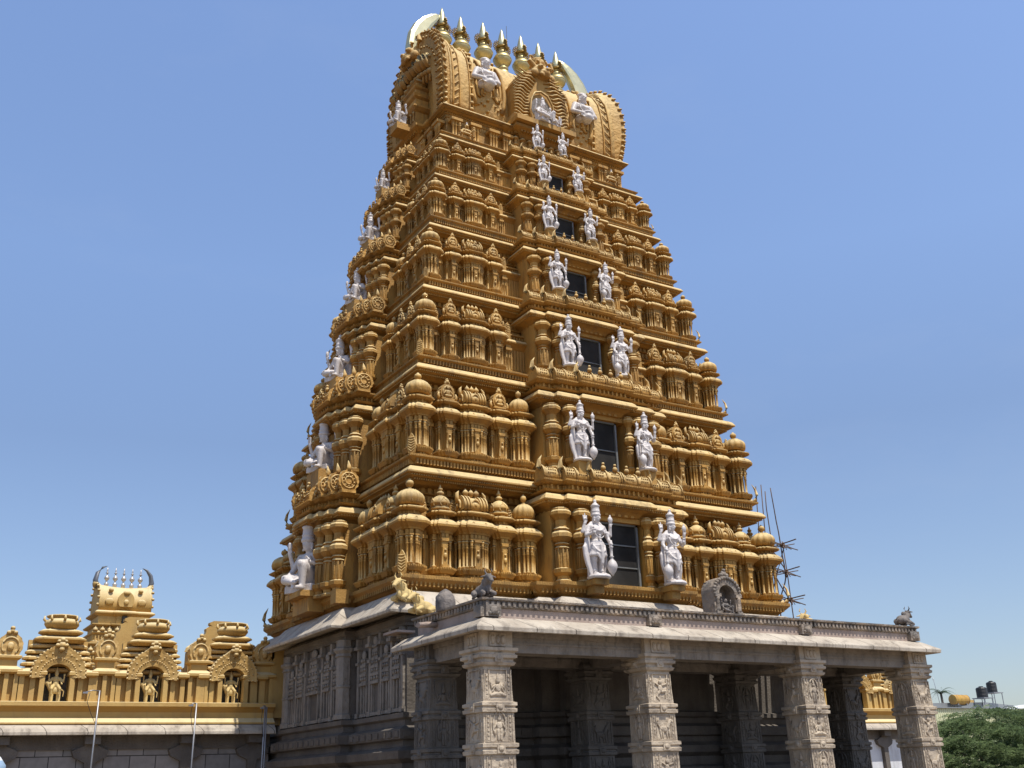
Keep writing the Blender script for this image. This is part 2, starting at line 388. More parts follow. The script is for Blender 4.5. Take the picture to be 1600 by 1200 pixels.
def dome_plain():
    mb = MB()
    mb.lathe((0, 0, 3.1), [(.34, 0), (.40, .02), (.40, .09), (.36, .1), (.36, .2), (.42, .22), (.43, .28), (.38, .40), (.26, .52), (.16, .58), (.10, .60), (.14, .64), (.17, .70), (.12, .76), (.07, .78), (.10, .82), (.11, .88), (.05, .93), (.035, 1.0), (.0001, 1.06)], 24, lobes=8, la=.07)
    for k in range(4):
        kudu(mb, .37*math.sin(k*PI/2), -.37*math.cos(k*PI/2), 3.18, .17, k*PI/2)
    return mb
def mesh_of(mb, name, mat):
    me = mb.mesh(name); me.materials.append(mat); return me
BODY = {'c': mesh_of(shrine_body(.34, .42, .12), 'corner_shrine', OCH), 'g': mesh_of(shrine_body(.28, .38, .09), 'gabled_shrine', OCH),
        'v': mesh_of(shrine_body(.54, .46, .18), 'vaulted_shrine', OCH), 'k': mesh_of(shrine_body(.31, .38, .09), 'domed_shrine', OCH)}
DOME = {'c': mesh_of(dome_corner(), 'dome', OCHL), 'g': mesh_of(gable(), 'gable', OCHL), 'v': mesh_of(vault(), 'vault', OCHL), 'p': mesh_of(dome_plain(), 'dome', OCHL)}
FIN = {'c': mesh_of(ball(), 'finial', OCHL), 'v': mesh_of(vfin(), 'finial', OCHL)}
for m_ in BODY.values():
    for v_ in m_.vertices: v_.co.z = zmap(v_.co.z)
NAMES = {'c': 'corner_shrine', 'g': 'gabled_shrine', 'v': 'vaulted_shrine', 'k': 'domed_shrine'}
def shrine(kind, x, y, i, rz=0):
    s = S[i]; wx = W[i]/10; rz += random.uniform(-.03, .03); j = random.uniform(.97, 1.03)*(1 if i < 2 else .93)
    o = link(NAMES[kind], BODY[kind], None, tower, (x, y, zR[i]+.004), rz, (wx*j, wx*j, s*random.uniform(.985, 1.012)))
    dk = 'c' if kind in 'ck' else kind
    if i == 0 and kind == 'g': dk = 'p'
    zs, zo, xs = (1.04, -.464, .9)
    k = .8 if kind == 'k' else 1
    link({'c': 'dome', 'g': 'gable', 'v': 'vault', 'p': 'dome'}[dk], DOME[dk], None, o, (0, 0, zo), 0, (k*xs, k*xs, zs*random.uniform(.99, 1.01)))
    if dk in FIN: link('finial', FIN[dk], None, o, (0, 0, zo), 0, (k*xs, k*xs, zs))

# ---- bay (projecting centre of a face): local frame, face plane at y=0, forward -y
def bayplan(hw, dy, back=1.6):
    """hw: list of half widths from widest to narrowest, dy: matching forward distances"""
    pts = []
    L = list(zip(hw, dy))
    pts.append((-L[0][0], back))
    for k, (h, d) in enumerate(L):
        pts.append((-h, -d))
        if k+1 < len(L): pts.append((-L[k+1][0], -d))
    for k, (h, d) in reversed(list(enumerate(L))):
        if k+1 < len(L): pts.append((L[k+1][0], -d))
        pts.append((h, -d))
    pts.append((L[0][0], back))
    # order counter-clockwise with outward normal = (e.y,-e.x): travel left->right along front
    return pts
LEAF = [(0, 0), (.12, .02), (.16, .2), (.14, .42), (.07, .62), (0, .72), (-.07, .62), (-.14, .42), (-.16, .2), (-.12, .02)]

def column(mb, x, y, z0, h, r):
    mb.lathe((x, y, z0), [(r*1.5, 0), (r*1.5, h*.03), (r*1.05, h*.05), (r*1.05, h*.09), (r*1.7, h*.13), (r*1.75, h*.18), (r, h*.2), (r*.95, h*.44), (r*1.35, h*.46), (r*.95, h*.485), (r*1.4, h*.51), (r*1.0, h*.53), (r*1.5, h*.56), (r*1.9, h*.60), (r*1.85, h*.65), (r*1.2, h*.69), (r*1.5, h*.71), (r, h*.74), (r, h*.83), (r*1.3, h*.86), (r*1.9, h*.9), (r*1.9, h*.94), (r*1.2, h), ], 8, smooth=False)
    for k in range(8):
        a = 2*PI*(k+.5)/8
        mb.cap((x+r*math.cos(a), y+r*math.sin(a), z0+h*.21), (x+r*math.cos(a), y+r*math.sin(a), z0+h*.44), r*.17, r*.17, 5)

def beads(mb, poly, off, z, r, gap, edges=None):
    pass

mb = MB(); mb.tube([(0, 0, .2), (.16, 0, .5), (.14, 0, .8), (0, 0, 1.02)], [.17, .16, .1, .01], 8, flat=.6); HORN = mesh_of(mb, 'crest_horn', OCHL)
mb = MB(); mb.ell((0, 0, .62), (.12, .1, .13), 8, 5); mb.ell((0, 0, .8), (.07, .07, .09), 6, 4); KNOB = mesh_of(mb, 'crest_knob', OCHL)
mb = MB(); kudu(mb, 0, 0, 0, .2); mb.lathe((0, 0, 0), [(.001, .0)], 3) if False else None
for k in range(10): mb.cap((.25*math.sin(2*PI*k/10), 0, .19+.25*math.cos(2*PI*k/10)), (.29*math.sin(2*PI*k/10), 0, .19+.29*math.cos(2*PI*k/10)), .04, .02, 5)
KUDU = mesh_of(mb, 'arch_motif', OCHL)
mb = MB(); mb.prism([(.36*r*math.sin(a), .36+.36*r*math.cos(a)) for a, r in [(2*PI*k/28, 1+.08*(k % 2)) for k in range(28)]], -.07, .08)
mb.tube([(.27*math.sin(a), -.08, .36+.27*math.cos(a)) for a in [2*PI*k/14 for k in range(15)]], .035, 5); mb.tube([(.14*math.sin(a), -.08, .36+.14*math.cos(a)) for a in [2*PI*k/10 for k in range(11)]], .03, 5)
for k in range(10): mb.ell((.2*math.sin(.63*k), -.08, .36+.2*math.cos(.63*k)), (.04, .03, .04), 5, 3)
mb.tube([(0, 0, .66), (.03, 0, .85), (-.01, 0, 1.08)], [.1, .085, .01], 8); mb.bx(-.25, .25, -.1, .12, -.06, .04)
DISC = mesh_of(mb, 'medallion', OCHC)
def bay(i, side):
    s = S[i]; wx = W[i]/10; rz = 0 if not side else -PI/2
    fx = lambda hw: [h*wx for h in hw]
    zl = zK[i+1]-.67*s          # bay eave lip
    loc = (0, -D[i], 0) if not side else (-W[i], 0, 0)
    if not side:
        hw = fx([3.75, 2.85, 1.6]); dy = [.5*s, .75*s, .98*s]
    else:
        hw = fx([2.55, 2.0, 1.45, .85]); dy = [.45*s, .72*s, .95*s, 1.15*s]
    P = bayplan(hw, dy)
    mb = MB()
    pr = [(-.9, -.55), (-.55, -.5), (-.42, -.34), (-.1, -.2), (.03, -.16), (.05, -.10), (-.03, .06), (-.14, .16), (-.3, .22), (-.4, .24)]
    mb.sweep(P, [(o*s, zl+z*s) for o, z in pr])
    dentils(mb, P, -.12*s, zl-.24*s, zl-.17*s, .1*s, .06*s, .05*s)
    dentils(mb, P, -.75*s, zl-.52*s, zl-.38*s, .26*s, .16*s, .14*s)
    mb.build('bay_eave', OCHL, tower, loc, rz)
    mb = MB()
    z1 = zl+.24*s
    mb.sweep(P, [(-.32*s, z1), (-.12*s, z1+.03*s), (-.06*s, z1+.1*s), (-.2*s, z1+.14*s), (-.34*s, z1+.15*s), (-.34*s, z1+.34*s), (-.12*s, z1+.38*s), (-.02*s, z1+.46*s), (-.02*s, z1+.53*s), (-.4*s, z1+.56*s)])
    dentils(mb, P, -.34*s, z1+.15*s, z1+.34*s, .13*s, .07*s, .16*s)
    dentils(mb, P, -.03*s, z1+.47*s, z1+.52*s, .03*s, .05*s, .045*s)
    # sloped plinth that carries the crest
    mb.build('crest_plinth', OCH, tower, loc, rz)
    # crest of ribbed barrels
    mb = MB(); zc = z1+.56*s; L = list(zip(hw, dy)); r = .34*s
    segs = []
    for k, (h, d) in enumerate(L):
        inner = L[k+1][0] if k+1 < len(L) else 0
        if inner: segs += [(-h, -inner, d), (inner, h, d)]
        else: segs += [(-h, 0, d), (0, h, d)]
    for a, b, d in segs:
        y = -d+r+.08*s
        n = 7
        def barrel(xx0, xx1, rad):
            A = [mb.vert((xx0, y+rad*math.cos(t), zc-.05*s+rad*1.75*math.sin(t)**.8)) for t in [PI*q/n for q in range(n+1)]]
            B = [mb.vert((xx1, y+rad*math.cos(t), zc-.05*s+rad*1.75*math.sin(t)**.8)) for t in [PI*q/n for q in range(n+1)]]
            mb.skin([A, B], True)
        barrel(a+.03*s, b-.03*s, r)
        Lx = b-a; kn = max(1, int(Lx/(.55*s)))
        for j in range(kn+1):
            xx = a+.06*s+(Lx-.12*s)*j/kn
            barrel(xx-.035*s, xx+.035*s, r*1.13)
        for j in range(kn):
            xc = a+Lx*(j+.5)/kn
            for rr_ in range(3):
                for cc in range(4):
                    t = .45+.33*rr_
                    mb.ell((xc+(cc-1.5+(rr_ % 2)*.5)*.105*s, y-r*1.02*math.cos(t), zc-.05*s+r*1.75*math.sin(t)**.8), (.045*s, .04*s, .045*s), 5, 3)
    mb.build('ridge_crest', OCHC, tower, loc, rz)
    def put(name, me, x, y, z, k, ang=0):
        M = Matrix.Rotation(rz, 4, 'Z') @ Vector((x, y, 0)); link(name, me, None, tower, (loc[0]+M.x, loc[1]+M.y, z), rz+ang, k)
    for sx in (-1, 1):
        for k, (h, d) in enumerate(L):
            if side: continue
            put('crest_horn', HORN, sx*(h-.12*s), -d+r, zc, s, 0 if sx > 0 else PI)
    nk = 4 if not side else 2
    for k in range(nk):
        x = (k-(nk-1)/2)*.62*wx; y = -L[-1][1]+r*.6
        put('crest_knob', KNOB, x, y, zc, s)
        if side: put('arch_motif', KUDU, x, y-r*.8, zc+.02*s, s)
    if side:
        for sx in (-1, 1):
            for k in (0, 1, 2):
                put('medallion', DISC, sx*(L[k][0]+.04*s), -L[k][1]+.38*s, zc, 1.25*s, sx*PI/2)
                put('arch_motif', KUDU, sx*(L[k][0]-.27*s), -L[k][1]+.05*s, zc, 1.1*s)
    # walls of the bay
    z0 = zR[i]; h = zl-.5*s-z0
    mb = MB()
    if not side:
        for sx in (-1, 1):
            a, b = sorted((sx*1.5*wx, sx*3.3*wx)); mb.bx(a, b, -.1*s, 1.2*s, z0, z0+h)
            a, b = sorted((sx*1.35*wx, sx*2.3*wx)); mb.bx(a, b, -.3*s, 1.0*s, z0, z0+h+.002)
        mb.bx(-1.36*wx, 1.36*wx, -.3*s, .6*s, z0+h*.93, z0+h+.004)
        mb.bx(-1.36*wx, 1.36*wx, -.42*s, .6*s, z0-.03, z0+.12*s)
    else:
        mb.bx(-2.3*wx, 2.3*wx, -.05*s, 1.2*s, z0, z0+h)
        mb.bx(-1.75*wx, 1.75*wx, -.2*s, 1.2*s, z0, z0+h+.003)
        mb.bx(-1.15*wx, 1.15*wx, -.33*s, 1.2*s, z0, z0+h+.006)
    mb.build('bay_wall', OCH, tower, loc, rz)
    if not side: spots = [(2.95, -.32, .17), (2.05, -.5, .155), (1.45, -.42, .1)]
    else: spots = [(2.25, -.28, .15), (1.7, -.45, .15), (1.15, -.6, .14)]
    for x, y, r in spots:
        for sx in (-1, 1):
            mb = MB(); column(mb, 0, 0, 0, h+.06*s, r*1.42*wx)
            mb.lathe((0, 0, h*.97), [(r*1.3*wx, 0), (r*2.3*wx, .06*s), (r*2.3*wx, .1*s), (r*1.2*wx, .14*s)], 8, smooth=False)
            M = Matrix.Rotation(rz, 4, 'Z') @ Vector((sx*x*wx, y*s, 0))
            mb.build('bay_column', OCH, tower, (loc[0]+M.x, loc[1]+M.y, z0+.01), rz)
    if not side:
        # window
        ww = (1.2 if i == 0 else .95)*wx; hh = h*.93
        mb = MB()
        for sx in (-1, 1): mb.bx(sx*ww, sx*(ww-.1*wx), -.12*s, -.02*s, z0+.12*s, z0+hh)
        mb.bx(-ww, ww, -.12*s, -.02*s, z0+hh-.08*s, z0+hh+.002); 
        nb = 3 if i < 1 else 2
        for k in range(1, nb): mb.bx(-ww+.1*wx, ww-.1*wx, -.08*s, -.03*s, z0+hh*k/nb-.025*s, z0+hh*k/nb+.025*s)
        wdw = mb.build('window', IRON, tower, loc)
        mb = MB(); mb.bx(-ww+.02, ww-.02, -.03*s, -.015*s, z0+.1*s, z0+hh-.02*s); mb.build('pane', GLASS, wdw)

def corner_orn():
    mb = MB()
    mb.tube([(0, 0, -.05), (.13, 0, .1), (.22, 0, .35), (.17, 0, .62), (.02, 0, .9)], [.16, .17, .13, .09, .01], 8, flat=.55)
    mb.tube([(0, 0, .02), (-.2, 0, .0), (-.34, 0, .05)], [.15, .1, .05], 8)
    return mb
CORN = mesh_of(corner_orn(), 'corner_horn', OCHL)
def leaf_orn():
    mb = MB(); mb.prism([(x*1.1, z*1.25) for x, z in LEAF], -.07, .07)
    for k in range(6):
        for sx in (-1, 1): mb.cap((0, -.06, .08+k*.12), (sx*.13, -.07, .2+k*.1), .035, .02, 5)
    return mb
CLEAF = mesh_of(leaf_orn(), 'corner_leaf', OCHL)

def lpost():
    mb = MB(); mb.bx(-.17, .17, -.13, .12, .4, .54); mb.bx(-.19, .19, -.15, .12, 1.9, 2.06); mb.bx(-.15, .15, -.1, .1, 2.05, 2.95)
    for q in (-.09, .09): mb.lathe((q, 0, .5), [(.07, 0), (.04, .08), (.045, .9), (.07, .95), (.04, 1.0), (.07, 1.08), (.045, 1.15), (.085, 1.35), (.085, 1.45)], 6)
    mb.prism([(x*1.1, 2.9+z) for x, z in LEAF], -.08, .08)
    for k in range(5):
        for q in (-1, 1): mb.cap((0, -.08, 3.0+k*.11), (q*.1, -.09, 3.08+k*.1), .03, .02, 5)
    return mb
LPOST = mesh_of(lpost(), 'leaf_post', OCHL)
for v_ in LPOST.vertices: v_.co.z = zmap(v_.co.z)
def storey(i):
    s = S[i]; w, d = W[i], D[i]; z0 = zR[i]; k = zK[i+1]
    wk = (W[i+1] if i < 6 else 5.70)+.14; dk = (D[i+1] if i < 6 else 3.45)+.14
    wx = w/10
    # recessed wall
    mb = MB(); ins = 1.5*s
    mb.sweep(rect(w-ins, d-ins), [(0, z0-.2), (0, k-.3*s)], False, False)
    # panelled frieze under the eave
    wi = rect(w-ins, d-ins)
    dentils(mb, wi, 0, k-.62*s, k-.36*s, .10*s, .17*s, .12*s)
    mb.sweep(wi, [(0, k-.70*s), (.16*s, k-.68*s), (.18*s, k-.64*s), (0, k-.62*s)], False, False)
    dentils(mb, wi, 0, k-1.02*s, k-.74*s, .09*s, .10*s, .16*s)
    mb.sweep(wi, [(0, k-1.16*s), (.12*s, k-1.14*s), (.14*s, k-1.08*s), (0, k-1.06*s)], False, False)
    dentils(mb, wi, 0, k-1.7*s, k-1.2*s, .06*s, .16*s, .14*s)
    # linking wall between the miniature shrines
    if i < 6:
        P = rect(w-.98*s, d-.98*s)
        prof = [(.1, .0), (.1, .2), (.16, .25), (.2, .4), (.2, .48), (-.03, .55), (-.03, 2.05), (.1, 2.2), (.28, 2.33), (.29, 2.42), (.16, 2.58), (-.1, 2.68), (-.1, 2.84), (.06, 2.9), (.06, 2.98), (-.3, 3.0)]
        zz_ = zmap
        mb.sweep(P, [(o*s, z0+zz_(z)*s) for o, z in prof], False, True)
        dentils(mb, P, .29*s, z0+zz_(2.34)*s, z0+zz_(2.39)*s, .03*s, .05*s, .05*s, (0, 3))
        dentils(mb, P, -.04*s, z0+.55*s, z0+zz_(2.02)*s, .08*s, .07*s, .12*s, (0, 3))
        dentils(mb, P, -.1*s, z0+zz_(2.69)*s, z0+zz_(2.84)*s, .1*s, .07*s, .1*s, (0, 3))
    mb.build('storey_wall', OCH, tower)
    # eave
    mb = MB(); P = rect(wk, dk)
    pr = [(-1.2, -.42), (-.62, -.40), (-.5, -.34), (-.28, -.26), (-.1, -.19), (-.1, -.15), (.03, -.13), (.06, -.10), (.055, -.04), (-.05, .12), (-.16, .19), (-.34, .22)]
    mb.sweep(P, [(o*s, k+z*s) for o, z in pr], True, True)
    dentils(mb, P, -.11*s, k-.205*s, k-.15*s, .09*s, .055*s, .05*s, (0, 1, 3))
    dentils(mb, P, -.32*s, k-.33*s, k-.265*s, .13*s, .05*s, .05*s, (0, 1, 3))
    mb.build('eave', OCHL, tower)
    # rim above it (stands under the next storey)
    if i < 6:
        mb = MB(); z1 = zR[i+1]; P = rect(W[i+1], D[i+1])
        g = z1-k
        mb.sweep(P, [(-.55*s, k+.2*s), (-.55*s, k+g*.40), (-.42*s, k+g*.44), (-.36*s, k+g*.56), (-.12*s, k+g*.80), (-.02, k+g*.86), (0, k+g*.88), (0, z1), (-.3*s, z1+.004)], True, True)
        dentils(mb, P, -.30*s, k+g*.50, k+g*.80, .20*s, .085*s, .065*s, (0, 1, 3))
        dentils(mb, P, -.02*s, k+g*.90, z1-.02*s, .035*s, .05*s, .04*s, (0, 1, 3))
        mb.build('rim_frieze', OCH, tower)

def base_plan(w, d, o=0):
    # footprint of the tower foot with projecting centre bays on the front and the near side
    return [(-w, -d), (-4.35, -d), (-4.35, -d-.5), (-3.55, -d-.5), (-3.55, -d-.95), (3.55, -d-.95), (3.55, -d-.5), (4.35, -d-.5), (4.35, -d), (w, -d),
            (w, d), (-w, d), (-w, 3.2), (-w-.45, 3.2), (-w-.45, -3.2), (-w, -3.2)]
BP = base_plan(10, 7.6)
mb = MB()
mb.sweep(BP, [(-.45, 8.3), (-.4, 8.42), (-.3, 8.5), (-.1, 8.68), (-.02, 8.76), (0, 8.78), (0, 8.92), (-.4, 8.923)])
dentils(mb, BP, -.26, 8.52, 8.72, .16, .07, .11, [k for k in range(16) if k not in (9, 10)])
dentils(mb, BP, -.02, 8.80, 8.9, .03, .06, .05, [k for k in range(16) if k not in (9, 10)])
for sx in (-1, 1): mb.bx(sx*1.96-.34, sx*1.96+.34, -9.2, -8.4, 8.76, 8.985); mb.bx(sx*1.96-.22, sx*1.96+.22, -9.0, -8.4, 8.45, 8.76)
mb.bx(-11.0, -10.3, -.9, .9, 8.45, 9.06); mb.bx(-10.75, -10.2, -3.25, -2.7, 8.45, 9.0)
mb.build('rim_frieze', OCH, tower)
# white curved stone eave
mb = MB()
mb.sweep(BP, [(-.5, 7.62), (.2, 7.5), (.70, 7.36), (.74, 7.38), (.76, 7.46), (.74, 7.5), (.5, 7.70), (.25, 7.95), (.02, 8.2), (-.18, 8.33), (-.5, 8.36)])
mb.build('stone_eave', LIMEJ, tower)
# stone wall below
WP = base_plan(9.75, 7.65)
mb = MB()
mb.sweep(WP, [(-.05, 0), (.9, .02), (.9, .5), (.7, .7), (.7, 1.3), (.45, 1.45), (.75, 1.7), (.75, 1.9), (.35, 2.0), (.35, 2.3), (.62, 2.45), (.66, 2.7), (.3, 2.85), (.28, 3.05), (.5, 3.1), (.5, 3.42), (.3, 3.5), (.15, 3.55), (.15, 3.75), (.28, 3.82), (.28, 3.98), (.0, 4.03), (0, 7.0), (.1, 7.02), (.1, 7.12), (.2, 7.2), (.2, 7.34), (-.1, 7.56)], False, False)
dentils(mb, WP, .5, 3.16, 3.36, .05, .35, .2, (12, 13, 14, 15, 0))
mb.build('stone_wall', STN, tower)
mb = MB()
def pil(mb, x, y, w=.12, fx=-1, z0=4.03, z1=7.0):
    # engaged pilaster on the near side wall, projecting toward -x
    mb.bx(x-.12, x+.05, y-w, y+w, z0, z1-.3); mb.bx(x-.17, x+.05, y-w*1.4, y+w*1.4, z0, z0+.18)
    mb.bx(x-.18, x+.05, y-w*1.3, y+w*1.3, z1-1.0, z1-.9); mb.bx(x-.24, x+.05, y-w*1.9, y+w*1.9, z1-.42, z1-.3); mb.bx(x-.18, x+.05, y-w*1.1, y+w*1.1, z1-.301, z1)
def aedic(mb, x, y, wd, z0, tiers, dz, niche=False):
    hw = wd/2
    for sgn in (-1, 1): mb.bx(x-.11, x+.05, y+sgn*hw*.8-.045, y+sgn*hw*.8+.045, z0+.12, z0+1.15)
    if not niche: mb.bx(x-.09, x+.05, y-.05, y+.05, z0+.12, z0+1.15)
    mb.bx(x-.14, x+.05, y-hw, y+hw, z0, z0+.12)
    z = z0+1.15
    for k in range(tiers):
        q = hw*(1-.10*k)
        mb.bx(x-.17+.008*k, x+.05, y-q, y+q, z, z+.1); mb.bx(x-.11, x+.05, y-q*.82, y+q*.82, z+.1, z+dz)
        for j in range(3): mb.ell((x-.13, y+(j-1)*q*.6, z+dz*.75), (.05, q*.2, dz*.28), 6, 4)
        z += dz
    mb.ell((x-.08, y, z+.12), (.09, hw*.5, .2), 8, 6)
xw = -9.75
for y in (-7.45, -6.55, -5.65, -4.65, -3.55): pil(mb, xw, y, .09)
for y, wd, t in ((-7.0, .66, 3), (-6.1, .62, 3), (-5.15, .78, 5), (-4.1, .6, 3)): aedic(mb, xw, y, wd, 4.05, t, .34 if t == 3 else .29, t == 5)
xw = -10.2
for y in (-2.0, -.95, .95, 2.0): pil(mb, xw, y, .09)
for y, wd, t in ((-2.45, .5, 3), (-1.48, .7, 4), (0, 1.3, 5), (1.48, .7, 4), (2.5, .6, 3)): aedic(mb, xw, y, wd, 4.05, t, .3, t == 5)
for y in (4.0, 5.0, 6.0, 7.0): pil(mb, -9.75, y, .09)
for yy in (-3.0, 3.0):
    mb.M = Matrix.Translation((-10.22, yy, 0))
    mb.sweep(octa(.26, .26, .12), [(.06, 4.03), (.06, 4.2), (0, 4.25), (0, 5.2), (.03, 5.22), (.03, 5.28), (0, 5.3), (0, 6.35), (.06, 6.4), (.02, 6.5), (.12, 6.62), (.12, 6.7), (.02, 6.75), (.02, 7.02)])
    mb.M = None
mb.build('carved_pilasters', STNK2, tower)

for i in range(7): storey(i)
FR = [-9.0/10, -.797, -.662, -.527, -.412]
KIND = ['c', 'g', 'v', 'g', 'k']
for i in range(6):
    w, d, s, wx = W[i], D[i], S[i], W[i]/10
    yf = -(d-.62*wx)
    for f, kd in zip(FR, KIND):
        if kd == 'k' and i > 1: continue
        for sx in (-1, 1): shrine(kd, (sx*abs(f)*w) if kd != 'c' else sx*(w-.66*wx), yf if kd != 'g' else yf+.06*wx, i)
    xs = -(w-.62*wx)
    L0, L1 = d-1.35*wx, 2.7*wx
    for f, kd in ((.12, 'g'), (.45, 'v' if L0-L1 > 3.0 else 'g'), (.83, 'k')):
        shrine(kd, xs, -(L0+(L1-L0)*f), i, -PI/2)
    shrine('c', -(w-.66*wx), d-.66*wx, i, -PI/2)
    shrine('g', xs, d-1.75*wx, i, -PI/2)
    shrine('g', -xs, -L0+.1, i, PI/2)
    fs = [abs(f) for f in FR] if i < 2 else [abs(f) for f in FR[:-1]]
    fs = fs+[.345]
    for a, b in zip(fs, fs[1:]):
        for sx in (-1, 1):
            x = sx*(a+b)/2*w
            if a > .85: x = sx*((w-.66*wx)+b*w)/2
            link('leaf_post', LPOST, None, tower, (x, -(d-.93*s), zR[i]), 0, s)
    for q in (.0, .29, .64, .98): link('leaf_post', LPOST, None, tower, (-(w-.93*s), -(L0+(L1-L0)*q), zR[i]), -PI/2, s)
    bay(i, False); bay(i, True)
    # corner ornaments
    for (x, y, a) in ((W[i]-.18, -D[i]+.18, -PI/4), (-W[i]+.15, D[i]-.2, PI*.75)):
        if i != 4: link('corner_horn', CORN, None, tower, (x, y, zR[i]), a, .95*s+.1)
    link('corner_leaf', CLEAF, None, tower, (-w+.12, -d+.12, zR[i]), -PI/4, s if i < 3 else s*.85)
# ---- seventh storey: plain wall with pilaster groups
i = 6; s = S[6]
mb = MB()
mb.sweep(rect(5.35, 3.1), [(0, 31.8), (0, 33.3), (.1, 33.4)], False, False)
for sx in (-1, 1):
    for x in (5.1, 4.0, 2.9, 2.1):
        for q in ((-.16, 0, .16)):
            mb.lathe((sx*x+q, -3.5, 31.83), [(.08, 0), (.08, .06), (.055, .1), (.06, .75), (.09, .8), (.06, .86), (.1, 1.0), (.13, 1.06)], 7)
        mb.bx(sx*x-.3, sx*x+.3, -3.66, -3.2, 31.82, 31.97); mb.bx(sx*x-.32, sx*x+.32, -3.68, -3.2, 32.85, 33.0)
for y in (-2.8, -2.0, -1.2, 1.6, 2.6):
    for q in (-.16, 0, .16): mb.lathe((-5.78, y+q, 31.83), [(.08, 0), (.055, .1), (.06, .75), (.09, .8), (.06, .86), (.13, 1.06)], 7)
    mb.bx(-5.94, -5.5, y-.3, y+.3, 31.82, 31.97); mb.bx(-5.96, -5.5, y-.32, y+.32, 32.85, 33.0)
mb.build('storey_wall', OCH, tower)
# top storey bays
for side in (False, True):
    loc = (0, -3.87, 0) if not side else (-6.15, 0, 0); rz = 0 if not side else -PI/2
    hw = [2.3, 1.75] if not side else [1.9, 1.4]; dy = [-.35, .1] if not side else [-.25, .15]
    P = bayplan(hw, dy, 1.6); mb = MB()
    mb.sweep(P, [(-.75, 33.1), (-.5, 33.2), (-.35, 33.4), (-.02, 33.55), (0, 33.58), (0, 33.72), (-.12, 33.8)])
    dentils(mb, P, -.36, 33.38, 33.5, .2, .08, .09)
    dentils(mb, P, -.02, 33.6, 33.7, .03, .07, .05)
    mb.build('bay_eave', OCH, tower, loc, rz)
    mb = MB()
    if not side:
        for sx in (-1, 1):
            a, b = sorted((sx*.55, sx*1.8)); mb.bx(a, b, .45, 1.2, 31.82, 33.12)
        mb.bx(-.6, .6, .45, 1.2, 32.9, 33.121); mb.bx(-.6, .6, .9, 1.2, 31.81, 32.9)
    else: mb.bx(-1.3, 1.3, .3, 1.2, 31.82, 33.12)
    mb.build('bay_wall', OCH, tower, loc, rz)
    for x in ((1.55, 1.1, .68) if not side else (1.2, .6)):
        for sx in (-1, 1):
            mb = MB(); column(mb, 0, 0, 0, 1.3, .085)
            M = Matrix.Rotation(rz, 4, 'Z') @ Vector((sx*x, .38, 0)); mb.build('bay_column', OCH, tower, (loc[0]+M.x, loc[1]+M.y, 31.82), rz)
    if not side:
        mb = MB(); mb.bx(-.45, .45, -3.52, -3.44, 31.83, 32.9); w_ = mb.build('window', IRON, tower)
        mb = MB(); mb.bx(-.4, .4, -3.54, -3.525, 31.88, 32.85); mb.build('pane', GLASS, w_)

# ---- barrel roof
def roofsec(k=1.0, up=0):
    pts = [(-3.02, 33.95), (-3.08, 34.5), (-3.12, 35.2), (-3.1, 36.0), (-3.0, 36.9), (-2.78, 37.7), (-2.38, 38.4), (-1.75, 38.98), (-1.0, 39.36), (-.4, 39.52)]
    full = pts+[(0, 39.55)]+[(-y, z) for y, z in reversed(pts)]
    return [(y*k, 33.95+(z-33.95)*k+up*max(0, (z-36)/3.5)) for y, z in full]
mb = MB()
rings = []
for x, k in ((-5.25, 1.05), (-4.9, 1.0), (-4.2, .985), (-3, .965), (-1.5, .955), (0, .95), (1.5, .955), (3, .965), (4.2, .985), (4.9, 1.0), (5.25, 1.05)):
    rings.append([mb.vert((x, y, z)) for y, z in roofsec(k, .1*abs(x)/5)])
mb.skin(rings, True)
mb.sweep(rect(5.5, 3.3), [(0, 33.72), (.05, 33.75), (.05, 33.9), (-.1, 33.98)])
OCHR = paint('roof_paint', (.56, .34, .10), (.47, .265, .07), lit_top=(.68, .52, .25), shade_under=(.32, .15, .03), stain=(.12, .08, .04), stain_amt=.5, bump=.6, carve=5)
roof = mb.build('barrel_roof', OCHR, tower)
